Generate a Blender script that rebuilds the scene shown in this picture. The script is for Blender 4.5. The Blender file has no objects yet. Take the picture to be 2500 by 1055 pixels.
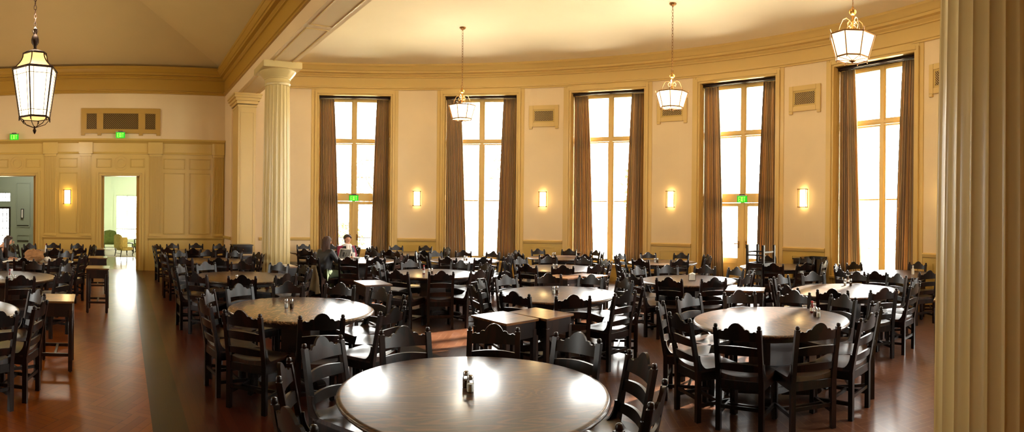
import bpy, bmesh, math, random
from mathutils import Vector, Matrix, Euler
random.seed(7)
C = bpy.context.scene.collection
PI = math.pi
R_ = math.radians

# ------------------------------------------------------------------ viewpoint
F = 1320.0; PSI = -.7162; ROLL = -.0099; EYE = 1.75; Y0 = 528.0
def ray(x, y):
    t = (x-1250)/F; u, v, w = math.sin(t), math.cos(t), -(y-Y0)/F
    u, w = u+w*ROLL, w-u*ROLL
    c, s = math.cos(PSI), math.sin(PSI)
    return (u*c-v*s, u*s+v*c, w)
def at(x, y, Z):
    d = ray(x, y); k = (Z-EYE)/d[2]
    return (d[0]*k, d[1]*k)
def on_left(x, y, D):
    d = ray(x, y); k = D/d[1]
    return d[0]*k, EYE+d[2]*k

# ------------------------------------------------------------------ materials
def srgb(r, g, b):
    f = lambda c: (c/255/12.92) if c/255 <= .04045 else ((c/255+.055)/1.055)**2.4
    return (f(r), f(g), f(b), 1)
def mat(name, col=(200, 200, 200), rough=.5, metal=0, coat=0, coat_rough=.1, spec=.5, noise=0, nscale=8, bump=0, bscale=60, ndetail=4):
    m = bpy.data.materials.new(name); m.use_nodes = True
    nt = m.node_tree; b = nt.nodes['Principled BSDF']
    c = srgb(*col); b.inputs['Base Color'].default_value = c
    b.inputs['Roughness'].default_value = rough; b.inputs['Metallic'].default_value = metal
    b.inputs['Coat Weight'].default_value = coat; b.inputs['Coat Roughness'].default_value = coat_rough
    b.inputs['Specular IOR Level'].default_value = spec
    if noise:
        n = nt.nodes.new('ShaderNodeTexNoise'); n.inputs['Scale'].default_value = nscale; n.inputs['Detail'].default_value = ndetail
        tc = nt.nodes.new('ShaderNodeTexCoord'); nt.links.new(tc.outputs['Object'], n.inputs['Vector'])
        r = nt.nodes.new('ShaderNodeValToRGB'); nt.links.new(n.outputs['Fac'], r.inputs['Fac'])
        r.color_ramp.elements[0].position = .3; r.color_ramp.elements[1].position = .7
        r.color_ramp.elements[0].color = tuple(v*(1-noise) for v in c[:3])+(1,)
        r.color_ramp.elements[1].color = tuple(min(1, v*(1+noise)) for v in c[:3])+(1,)
        nt.links.new(r.outputs['Color'], b.inputs['Base Color'])
    if bump:
        n = nt.nodes.new('ShaderNodeTexNoise'); n.inputs['Scale'].default_value = bscale
        tc = nt.nodes.new('ShaderNodeTexCoord'); nt.links.new(tc.outputs['Object'], n.inputs['Vector'])
        bp = nt.nodes.new('ShaderNodeBump'); bp.inputs['Strength'].default_value = bump; bp.inputs['Distance'].default_value = .01
        nt.links.new(n.outputs['Fac'], bp.inputs['Height']); nt.links.new(bp.outputs['Normal'], b.inputs['Normal'])
    return m
def wood(name, dark, light, rough=.35, scale=1.0, stretch=(1, 12, 12), coat=.0, coat_rough=.2, contrast=(.35, .65), dist=6.0, per_object=False, spec=.5):
    m = bpy.data.materials.new(name); m.use_nodes = True
    nt = m.node_tree; b = nt.nodes['Principled BSDF']; L = nt.links.new
    tc = nt.nodes.new('ShaderNodeTexCoord'); mp = nt.nodes.new('ShaderNodeMapping')
    mp.inputs['Scale'].default_value = stretch
    L(tc.outputs['Object'], mp.inputs['Vector'])
    vec = mp.outputs['Vector']
    if per_object:
        oi = nt.nodes.new('ShaderNodeObjectInfo'); va = nt.nodes.new('ShaderNodeVectorMath'); va.operation = 'ADD'
        sc = nt.nodes.new('ShaderNodeMath'); sc.operation = 'MULTIPLY'; sc.inputs[1].default_value = 37
        L(oi.outputs['Random'], sc.inputs[0]); L(vec, va.inputs[0]); L(sc.outputs[0], va.inputs[1]); vec = va.outputs[0]
    n = nt.nodes.new('ShaderNodeTexNoise'); n.inputs['Scale'].default_value = scale; n.inputs['Detail'].default_value = 6; n.inputs['Distortion'].default_value = .6
    L(vec, n.inputs['Vector'])
    w = nt.nodes.new('ShaderNodeMath'); w.operation = 'MULTIPLY'; w.inputs[1].default_value = dist*PI
    s = nt.nodes.new('ShaderNodeMath'); s.operation = 'SINE'; L(n.outputs['Fac'], w.inputs[0]); L(w.outputs[0], s.inputs[0])
    mr = nt.nodes.new('ShaderNodeMapRange'); mr.inputs[1].default_value = -1; mr.inputs[2].default_value = 1; L(s.outputs[0], mr.inputs[0])
    r = nt.nodes.new('ShaderNodeValToRGB'); L(mr.outputs[0], r.inputs['Fac'])
    r.color_ramp.elements[0].position = contrast[0]; r.color_ramp.elements[1].position = contrast[1]
    r.color_ramp.elements[0].color = srgb(*dark); r.color_ramp.elements[1].color = srgb(*light)
    L(r.outputs['Color'], b.inputs['Base Color'])
    b.inputs['Roughness'].default_value = rough
    b.inputs['Coat Weight'].default_value = coat; b.inputs['Coat Roughness'].default_value = coat_rough
    b.inputs['Specular IOR Level'].default_value = spec
    return m
def emis(name, col, s):
    m = bpy.data.materials.new(name); m.use_nodes = True
    b = m.node_tree.nodes['Principled BSDF']; b.inputs['Base Color'].default_value = srgb(*col)
    b.inputs['Emission Color'].default_value = srgb(*col); b.inputs['Emission Strength'].default_value = s
    return m
M = {}
M['plaster'] = mat('plaster', (234, 210, 170), .75, noise=.03, nscale=1.2, bump=.04, bscale=25)
M['hall_plaster'] = mat('hall_plaster', (222, 198, 156), .75, noise=.03, nscale=1.2)
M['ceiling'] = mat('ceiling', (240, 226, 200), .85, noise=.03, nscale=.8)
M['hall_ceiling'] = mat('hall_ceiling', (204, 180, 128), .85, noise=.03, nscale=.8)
M['trim'] = mat('cream_trim', (216, 184, 114), .38)
M['gold'] = mat('ochre_trim', (176, 137, 52), .42)
M['panel'] = mat('panel_paint', (204, 172, 92), .32)
M['column'] = mat('column_paint', (208, 186, 130), .3, coat=.2, coat_rough=.25)
M['grille'] = mat('grille_dark', (44, 26, 12), .7)
M['seat'] = wood('glare_seat_oak', (28, 15, 9), (56, 30, 17), .34, 1.2, (6, 6, 1), coat=.6, coat_rough=.2, per_object=True)  # lighter brown and glossier than the chair: window glare put into the seats
M['chair'] = wood('dark_chair_oak', (15, 8, 5), (32, 15, 9), .34, 1.2, (6, 6, 1), coat=.08, coat_rough=.2, per_object=True, spec=.28)
M['top'] = wood('table_oak', (42, 22, 12), (92, 57, 33), .36, 1.0, (1.0, 6, 6), coat=.6, coat_rough=.18, contrast=(.5, .98), dist=30, per_object=True, spec=.3)
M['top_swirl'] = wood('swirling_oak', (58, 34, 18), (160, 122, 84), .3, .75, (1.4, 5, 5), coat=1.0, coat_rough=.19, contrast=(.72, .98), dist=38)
M['dark'] = wood('dark_table_oak', (24, 12, 8), (42, 22, 12), .32, 1, (6, 6, 1), coat=.3, coat_rough=.25)
M['stand_top'] = wood('stand_top_oak', (78, 44, 18), (122, 78, 36), .3, .6, (2, 9, 9), coat=1.0, coat_rough=.19, contrast=(.2, .9), dist=9, per_object=True)
M['bronze'] = mat('bronze', (138, 98, 54), .4, metal=.8)
M['dark_bronze'] = mat('dark_bronze', (48, 28, 16), .45, metal=.6)
M['brass'] = mat('brass', (190, 140, 70), .25, metal=1)
M['steel'] = mat('steel', (170, 170, 170), .25, metal=1)
M['lamp'] = emis('lamp_glass', (255, 228, 176), 3.2)
M['lamp_dim'] = emis('lamp_glass_amber', (255, 200, 120), 1.1)
M['sconce'] = emis('sconce_glass', (255, 220, 150), 9)
M['exit_green'] = emis('exit_green', (20, 150, 20), 1.2)
M['exit_letter'] = emis('exit_letter', (120, 255, 60), 3.0)
M['black'] = mat('black_plastic', (18, 18, 18), .5)
M['white'] = mat('white_china', (240, 238, 232), .3)
M['paper'] = mat('paper', (235, 232, 222), .8)
M['salt'] = mat('salt', (235, 235, 230), .8)
M['pepper'] = mat('pepper', (88, 60, 38), .8, noise=.4, nscale=300)
M['red'] = mat('red_plastic', (170, 25, 20), .4)
M['sauce'] = mat('red_sauce', (110, 22, 10), .2, coat=.5)
M['skin'] = mat('skin', (205, 150, 118), .55)
M['hair'] = mat('brown_hair', (66, 38, 18), .62, noise=.4, nscale=60)
M['hair2'] = mat('dark_hair', (48, 30, 20), .45, noise=.4, nscale=60)
M['jacket'] = mat('black_jacket', (20, 20, 24), .5, noise=.3, nscale=30)
M['vest'] = mat('navy_vest', (22, 26, 40), .6, noise=.3, nscale=20)
M['magenta'] = mat('magenta_knit', (130, 28, 62), .8, noise=.25, nscale=60)
M['scarf'] = mat('white_scarf', (235, 228, 222), .9, bump=.4, bscale=40)
M['khaki'] = mat('green_trousers', (92, 104, 78), .8)
M['jeans'] = mat('dark_trousers', (38, 32, 28), .8)
M['coat'] = mat('olive_coat', (112, 96, 66), .75, noise=.15, nscale=10)
M['bag'] = mat('brown_paper_bag', (150, 105, 60), .8, noise=.2, nscale=12)
M['green_fabric'] = mat('green_damask', (92, 104, 44), .85, noise=.2, nscale=14)
M['gold_fabric'] = mat('gold_damask', (172, 148, 80), .85, noise=.15, nscale=14)
M['mint'] = mat('pale_green_wall', (222, 232, 212), .7)
M['grey_door'] = mat('grey_green_paint', (168, 178, 160), .5)
M['rug'] = mat('beige_rug', (176, 166, 150), .95, noise=.12, nscale=3)
M['marble'] = mat('pale_stone_floor', (205, 196, 170), .15, coat=.5, coat_rough=.08)
M['lawn'] = mat('lawn', (212, 205, 160), .9, noise=.12, nscale=.6)  # grass tone paled so the ground bounces more daylight inside
M['paving'] = mat('pale_bounce_paving', (236, 228, 208), .9, noise=.1, nscale=1)  # terrace made wide and pale to bounce daylight up to the ceiling
M['leaf'] = mat('garden_leaves', (96, 120, 60), .7, noise=.3, nscale=5)
M['pink_leaf'] = mat('russet_leaves', (178, 110, 100), .7, noise=.3, nscale=5)
M['bark'] = mat('bark', (80, 62, 46), .9)
M['iron'] = mat('black_iron', (25, 24, 24), .5)

def glass_mat():
    m = bpy.data.materials.new('clear_glass'); m.use_nodes = True; nt = m.node_tree; nt.nodes.clear()
    o = nt.nodes.new('ShaderNodeOutputMaterial'); mx = nt.nodes.new('ShaderNodeMixShader')
    t = nt.nodes.new('ShaderNodeBsdfTransparent'); g = nt.nodes.new('ShaderNodeBsdfGlossy'); g.inputs['Roughness'].default_value = .02
    fr = nt.nodes.new('ShaderNodeFresnel'); fr.inputs['IOR'].default_value = 1.3
    t.inputs['Color'].default_value = (.96, .97, .96, 1)
    nt.links.new(fr.outputs[0], mx.inputs[0]); nt.links.new(t.outputs[0], mx.inputs[1]); nt.links.new(g.outputs[0], mx.inputs[2]); nt.links.new(mx.outputs[0], o.inputs[0])
    return m
M['glass'] = glass_mat()

def curtain_mat():
    m = bpy.data.materials.new('striped_curtain'); m.use_nodes = True; nt = m.node_tree; L = nt.links.new
    b = nt.nodes['Principled BSDF']; out = nt.nodes['Material Output']
    uv = nt.nodes.new('ShaderNodeUVMap'); sx = nt.nodes.new('ShaderNodeSeparateXYZ'); L(uv.outputs[0], sx.inputs[0])
    f = nt.nodes.new('ShaderNodeMath'); f.operation = 'FRACT'; mul = nt.nodes.new('ShaderNodeMath'); mul.operation = 'MULTIPLY'; mul.inputs[1].default_value = 5.0
    L(sx.outputs[0], mul.inputs[0]); L(mul.outputs[0], f.inputs[0])
    r = nt.nodes.new('ShaderNodeValToRGB'); L(f.outputs[0], r.inputs[0]); cr = r.color_ramp; cr.interpolation = 'CONSTANT'
    cols = [(0, (216, 180, 124)), (.18, (164, 146, 124)), (.30, (238, 208, 158)), (.36, (176, 162, 134)), (.55, (222, 180, 130)), (.62, (156, 134, 114)), (.80, (240, 212, 166)), (.88, (170, 154, 132))]
    cr.elements[0].position = 0; cr.elements[0].color = srgb(*cols[0][1])
    cr.elements[1].position = cols[1][0]; cr.elements[1].color = srgb(*cols[1][1])
    for p, c in cols[2:]:
        e = cr.elements.new(p); e.color = srgb(*c)
    ns = nt.nodes.new('ShaderNodeTexNoise'); ns.inputs['Scale'].default_value = 40; L(uv.outputs[0], ns.inputs['Vector'])
    mx = nt.nodes.new('ShaderNodeMix'); mx.data_type = 'RGBA'; mx.blend_type = 'MULTIPLY'; mx.inputs[0].default_value = .12
    L(r.outputs[0], mx.inputs[6]); L(ns.outputs['Fac'], mx.inputs[7]); L(mx.outputs[2], b.inputs['Base Color'])
    b.inputs['Roughness'].default_value = .75
    tr = nt.nodes.new('ShaderNodeBsdfTranslucent'); L(mx.outputs[2], tr.inputs[0])
    ms = nt.nodes.new('ShaderNodeMixShader'); ms.inputs[0].default_value = .18
    L(b.outputs[0], ms.inputs[1]); L(tr.outputs[0], ms.inputs[2]); L(ms.outputs[0], out.inputs[0])
    return m
M['curtain'] = curtain_mat()

def floor_mat():
    m = bpy.data.materials.new('parquet_floor'); m.use_nodes = True; nt = m.node_tree; L = nt.links.new
    b = nt.nodes['Principled BSDF']
    tc = nt.nodes.new('ShaderNodeTexCoord'); P = tc.outputs['Object']
    sx = nt.nodes.new('ShaderNodeSeparateXYZ'); L(P, sx.inputs[0])
    def mapping(rot, sc=(1, 1, 1)):
        mp = nt.nodes.new('ShaderNodeMapping'); mp.inputs['Rotation'].default_value = (0, 0, rot); mp.inputs['Scale'].default_value = sc
        L(P, mp.inputs['Vector']); return mp.outputs[0]
    def bricks(vec, c1, c2, mort, w, h, ms=.003):
        t = nt.nodes.new('ShaderNodeTexBrick'); L(vec, t.inputs['Vector'])
        t.inputs['Color1'].default_value = srgb(*c1); t.inputs['Color2'].default_value = srgb(*c2); t.inputs['Mortar'].default_value = srgb(*mort)
        t.inputs['Scale'].default_value = 1; t.inputs['Mortar Size'].default_value = ms; t.inputs['Brick Width'].default_value = w; t.inputs['Row Height'].default_value = h
        return t.outputs['Color']
    def mix(fac, a, c):
        x = nt.nodes.new('ShaderNodeMix'); x.data_type = 'RGBA'; L(fac, x.inputs[0]); L(a, x.inputs[6]); L(c, x.inputs[7]); return x.outputs[2]
    def gt(v, lim):
        g = nt.nodes.new('ShaderNodeMath'); g.operation = 'GREATER_THAN'; L(v, g.inputs[0]); g.inputs[1].default_value = lim; return g.outputs[0]
    v1 = mapping(R_(30)); v2 = mapping(R_(120))
    ck = nt.nodes.new('ShaderNodeTexChecker'); L(v1, ck.inputs[0]); ck.inputs['Scale'].default_value = 2.2
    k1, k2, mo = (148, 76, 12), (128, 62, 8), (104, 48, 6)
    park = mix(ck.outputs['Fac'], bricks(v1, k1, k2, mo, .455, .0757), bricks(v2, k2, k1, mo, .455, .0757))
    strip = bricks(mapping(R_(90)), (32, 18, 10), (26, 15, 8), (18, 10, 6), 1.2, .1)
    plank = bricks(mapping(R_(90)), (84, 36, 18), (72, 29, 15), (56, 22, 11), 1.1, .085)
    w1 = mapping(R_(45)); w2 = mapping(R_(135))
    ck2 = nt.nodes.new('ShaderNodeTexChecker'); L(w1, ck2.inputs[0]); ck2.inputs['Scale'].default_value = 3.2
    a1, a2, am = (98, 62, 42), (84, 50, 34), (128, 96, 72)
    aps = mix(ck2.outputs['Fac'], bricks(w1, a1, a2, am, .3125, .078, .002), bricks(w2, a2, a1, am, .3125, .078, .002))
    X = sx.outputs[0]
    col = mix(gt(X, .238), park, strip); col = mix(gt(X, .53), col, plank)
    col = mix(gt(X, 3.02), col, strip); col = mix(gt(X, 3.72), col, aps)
    n = nt.nodes.new('ShaderNodeTexNoise'); n.inputs['Scale'].default_value = 1.3; n.inputs['Detail'].default_value = 2; L(P, n.inputs['Vector'])
    mr = nt.nodes.new('ShaderNodeMapRange'); mr.inputs[3].default_value = .8; mr.inputs[4].default_value = 1.2; L(n.outputs['Fac'], mr.inputs[0])
    vm = nt.nodes.new('ShaderNodeVectorMath'); vm.operation = 'SCALE'; L(col, vm.inputs[0]); L(mr.outputs[0], vm.inputs['Scale'])
    L(vm.outputs[0], b.inputs['Base Color'])
    rr = nt.nodes.new('ShaderNodeMapRange'); rr.inputs[3].default_value = .26; rr.inputs[4].default_value = .34; L(n.outputs['Fac'], rr.inputs[0]); L(rr.outputs[0], b.inputs['Roughness'])
    # gentle unevenness of old boards
    wv = nt.nodes.new('ShaderNodeTexNoise'); wv.inputs['Scale'].default_value = 1.0; L(mapping(0, (.9, 5, 1)), wv.inputs['Vector'])
    bp = nt.nodes.new('ShaderNodeBump'); bp.inputs['Strength'].default_value = .12; bp.inputs['Distance'].default_value = .003
    L(wv.outputs['Fac'], bp.inputs['Height']); L(bp.outputs['Normal'], b.inputs['Normal'])
    b.inputs['Specular IOR Level'].default_value = .32; b.inputs['Coat Weight'].default_value = .22; b.inputs['Coat Roughness'].default_value = .18
    return m
M['floor'] = floor_mat()

# ------------------------------------------------------------------ mesh builder
class MB:
    def __init__(s): s.v = []; s.f = []; s.uv = None
    def add(s, vs, fs):
        o = len(s.v); s.v += [tuple(p) for p in vs]; s.f += [tuple(i+o for i in f) for f in fs]; return s
    def box(s, x0, x1, y0, y1, z0, z1):
        vs = [(x, y, z) for z in (z0, z1) for y in (y0, y1) for x in (x0, x1)]
        return s.add(vs, [(0, 2, 3, 1), (4, 5, 7, 6), (0, 1, 5, 4), (2, 6, 7, 3), (0, 4, 6, 2), (1, 3, 7, 5)])
    def bar(s, a, b, w, h=None, up=(0, 0, 1), w2=None, h2=None):
        a, b = Vector(a), Vector(b); d = (b-a).normalized(); u = Vector(up)
        if abs(d.dot(u)) > .98: u = Vector((0, 1, 0))
        sx = d.cross(u).normalized(); uz = sx.cross(d).normalized(); h = h or w; w2 = w2 or w; h2 = h2 or h
        vs = []
        for p, ww, hh in ((a, w, h), (b, w2, h2)):
            vs += [p-sx*ww/2-uz*hh/2, p+sx*ww/2-uz*hh/2, p+sx*ww/2+uz*hh/2, p-sx*ww/2+uz*hh/2]
        return s.add(vs, [(3, 2, 1, 0), (4, 5, 6, 7), (0, 1, 5, 4), (1, 2, 6, 5), (2, 3, 7, 6), (3, 0, 4, 7)])
    def tube(s, pts, r, n=8, closed=False):
        pts = [Vector(p) for p in pts]; m = len(pts); rr = r if isinstance(r, (list, tuple)) else [r]*m
        vs = []; prev = None
        for i, p in enumerate(pts):
            if closed: d = (pts[(i+1) % m]-pts[i-1]).normalized()
            else: d = (pts[min(i+1, m-1)]-pts[max(i-1, 0)]).normalized()
            if prev is None:
                u = Vector((0, 0, 1)) if abs(d.z) < .9 else Vector((1, 0, 0)); a = d.cross(u).normalized()
            else:
                a = (prev-d*prev.dot(d)).normalized()
            prev = a; c = d.cross(a)
            for k in range(n):
                t = 2*PI*k/n; vs.append(p+(a*math.cos(t)+c*math.sin(t))*rr[i])
        fs = []
        for i in range(m if closed else m-1):
            j = (i+1) % m
            for k in range(n): fs.append((i*n+k, i*n+(k+1) % n, j*n+(k+1) % n, j*n+k))
        if not closed: fs += [tuple(range(n))[::-1], tuple(range((m-1)*n, m*n))]
        return s.add(vs, fs)
    def lathe(s, prof, n=24, c=(0, 0), rf=None, rot=0):
        vs = []; m = len(prof)
        for r, z in prof:
            for k in range(n):
                t = 2*PI*k/n+rot; q = r*(rf(k/n) if rf else 1); vs.append((c[0]+q*math.cos(t), c[1]+q*math.sin(t), z))
        fs = []
        for i in range(m-1):
            for k in range(n): fs.append((i*n+k, i*n+(k+1) % n, (i+1)*n+(k+1) % n, (i+1)*n+k))
        if prof[0][0] > 1e-5: fs.append(tuple(range(n))[::-1])
        if prof[-1][0] > 1e-5: fs.append(tuple(range((m-1)*n, m*n)))
        return s.add(vs, fs)
    def prism(s, poly, y0, y1, ax='y'):
        n = len(poly)
        f = {'y': lambda a, b, t: (a, t, b), 'x': lambda a, b, t: (t, a, b), 'z': lambda a, b, t: (a, b, t)}[ax]
        vs = [f(a, b, y0) for a, b in poly]+[f(a, b, y1) for a, b in poly]
        fs = [tuple(range(n)), tuple(range(n, 2*n))[::-1]]+[(i, i+n, (i+1) % n+n, (i+1) % n) for i in range(n)]
        return s.add(vs, fs)
    def sphere(s, c, r, n=12, m=8):
        if not isinstance(r, (list, tuple)): r = (r, r, r)
        vs = [(c[0], c[1], c[2]-r[2])]
        for i in range(1, m):
            p = -PI/2+PI*i/m
            for k in range(n):
                t = 2*PI*k/n; vs.append((c[0]+r[0]*math.cos(p)*math.cos(t), c[1]+r[1]*math.cos(p)*math.sin(t), c[2]+r[2]*math.sin(p)))
        vs.append((c[0], c[1], c[2]+r[2])); fs = []
        for k in range(n):
            fs.append((0, 1+(k+1) % n, 1+k)); fs.append((len(vs)-1, 1+(m-2)*n+k, 1+(m-2)*n+(k+1) % n))
        for i in range(m-2):
            for k in range(n): fs.append((1+i*n+k, 1+i*n+(k+1) % n, 1+(i+1)*n+(k+1) % n, 1+(i+1)*n+k))
        return s.add(vs, fs)
    def frame(s, x0, x1, z0, z1, t, y0, y1, bottom=True):
        s.box(x0, x0+t, y0, y1, z0, z1); s.box(x1-t, x1, y0, y1, z0, z1); s.box(x0+t, x1-t, y0, y1, z1-t, z1)
        if bottom: s.box(x0+t, x1-t, y0, y1, z0, z0+t)
        return s
    def mesh(s, name, m, bevel=0, smooth=False, segs=2):
        me = bpy.data.meshes.new(name); me.from_pydata(s.v, [], s.f)
        bm = bmesh.new(); bm.from_mesh(me)
        bmesh.ops.recalc_face_normals(bm, faces=bm.faces)
        if bevel:
            bmesh.ops.bevel(bm, geom=[e for e in bm.edges if len(e.link_faces) == 2 and e.calc_face_angle(0) > .5], offset=bevel, segments=segs, affect='EDGES', clamp_overlap=True)
        bm.to_mesh(me); bm.free()
        if m: me.materials.append(M[m] if isinstance(m, str) else m)
        if smooth or bevel:
            me.polygons.foreach_set('use_smooth', [True]*len(me.polygons))
            me.set_sharp_from_angle(angle=R_(38))
        me.update(); return me
    def obj(s, name, m, parent=None, **k):
        return link(name, s.mesh(name, m, **k), parent)
def link(name, me, parent=None):
    o = bpy.data.objects.new(name, me); C.objects.link(o)
    if parent: o.parent = parent
    return o
def tag(o, label=None, cat=None, group=None, kind=None):
    if label: o['label'] = label
    if cat: o['category'] = cat
    if group: o['group'] = group
    if kind: o['kind'] = kind
    return o
def thing(name, label, cat, loc=(0, 0, 0), rz=0, group=None):
    o = bpy.data.objects.new(name, None); C.objects.link(o); o.empty_display_size = .1
    o.location = loc; o.rotation_euler = (0, 0, rz); return tag(o, label, cat, group)
def struct(name, mb, m, **k):
    return tag(mb.obj(name, m, **k), kind='structure')
def sempty(name, loc=(0, 0, 0), rz=0):
    o = bpy.data.objects.new(name, None); C.objects.link(o); o.location = loc; o.rotation_euler = (0, 0, rz); o['kind'] = 'structure'; return o
def copy_tree(o, parent=None):
    c = o.copy(); C.objects.link(c); c.parent = parent
    for ch in KIDS.get(o.name, []): copy_tree(ch, c)
    return c
KIDS = {}
def remember(o):
    KIDS[o.name] = list(o.children)
    for c in o.children: remember(c)

# ------------------------------------------------------------------ setting: plan
XC, YC, RW = 2.94, 5.80, 9.43
D = 16.4
XB0, XB1 = 3.05, 3.67            # beam over the columns
ZS = 5.07                        # its soffit
ZC = 6.10                        # ceilings
XL, YB = -8.5, -7.0
def W(a, r, z): return (XC+r*math.cos(a), YC+r*math.sin(a), z)
A_END = math.acos((XB1-XC)/RW)
WA = [R_(67.5-22.5*i) for i in range(7)]
DOORS = (0, 3, 6)
HW = 1.05; ZT = 5.24; ZSILL = .46
hb = math.asin(HW/RW)

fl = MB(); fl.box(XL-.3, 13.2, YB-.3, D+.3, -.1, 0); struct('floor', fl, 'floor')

# curved wall
wm = MB()
def wall_seg(a0, a1, z0, z1, r0=RW, r1=RW+.5):
    n = max(1, int(abs(a1-a0)/R_(1.2)))
    for k in range(n):
        b0, b1 = a0+(a1-a0)*k/n, a0+(a1-a0)*(k+1)/n
        vs = [W(b0, r0, z0), W(b1, r0, z0), W(b1, r1, z0), W(b0, r1, z0), W(b0, r0, z1), W(b1, r0, z1), W(b1, r1, z1), W(b0, r1, z1)]
        fs = [(0, 1, 5, 4), (2, 3, 7, 6), (4, 5, 6, 7), (3, 2, 1, 0)]
        if k == 0: fs.append((3, 0, 4, 7))
        if k == n-1: fs.append((1, 2, 6, 5))
        wm.add(vs, fs)
edges = [A_END+.0]
for a in WA: edges += [a+hb, a-hb]
edges.append(-A_END)
for i in range(0, len(edges), 2): wall_seg(edges[i], edges[i+1], 0, ZC)
for i, a in enumerate(WA):
    wall_seg(a+hb, a-hb, ZT, ZC)
    if i not in DOORS: wall_seg(a+hb, a-hb, 0, ZSILL)
struct('wall_apse', wm, 'plaster', smooth=True)

def sweep_arc(mb, prof, a0, a1, step=R_(1.5)):
    n = max(1, int(abs(a1-a0)/step)); m = len(prof); vs = []
    for k in range(n+1):
        a = a0+(a1-a0)*k/n
        for dr, z in prof: vs.append(W(a, RW-dr, z))
    fs = []
    for k in range(n):
        for j in range(m): fs.append((k*m+j, k*m+(j+1) % m, (k+1)*m+(j+1) % m, (k+1)*m+j))
    fs += [tuple(range(m)), tuple(range(n*m, (n+1)*m))[::-1]]
    mb.add(vs, fs)
# entablature around the curved wall
cp = [(-.05, 5.42), (.05, 5.42), (.05, 5.45), (.08, 5.46), (.08, 5.49), (.03, 5.51), (.03, 5.77), (.07, 5.775), (.07, 5.80), (.12, 5.84), (.12, 5.865), (.22, 5.87), (.22, 5.93), (.25, 5.935), (.30, 5.99), (.34, 6.04), (.36, 6.045), (.36, ZC), (-.05, ZC)]
cm = MB(); sweep_arc(cm, cp, A_END-.03, -A_END+.03); struct('trim_1', cm, 'trim', smooth=True)
# chair rail, dado panels and skirting per bay
rail = [(0, .98), (.035, .99), (.045, 1.02), (.055, 1.05), (.03, 1.07), (0, 1.075)]
base = [(0, 0), (.03, 0), (.03, .14), (.015, .17), (0, .17)]
ob = math.asin(1.28/RW)
t = 2
for i in range(8):
    a0 = A_END-.02 if i == 0 else WA[i-1]-ob
    a1 = -A_END+.02 if i == 7 else WA[i]+ob
    r_ = MB(); sweep_arc(r_, rail, a0, a1); struct('trim_%d' % t, r_, 'trim', smooth=True); t += 1
    b_ = MB(); sweep_arc(b_, base, a0, a1); struct('baseboard_apse' if i == 0 else 'baseboard_apse.%03d' % i, b_, 'trim')
    if i not in (0, 7):
        d_ = MB(); sweep_arc(d_, [(0, .17), (.012, .17), (.012, .98), (0, .98)], a0, a1)
        m_ = .012
        for z0, z1 in ((.86, .885), (.27, .295)): sweep_arc(d_, [(m_, z0), (m_+.015, z0), (m_+.015, z1), (m_, z1)], a0-.025, a1+.025)
        for aa in (a0-.025, a1+.025+.003): sweep_arc(d_, [(m_, .27), (m_+.015, .27), (m_+.015, .885), (m_, .885)], aa, aa-.003)
        struct('trim_%d' % t, d_, 'panel'); t += 1
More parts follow.
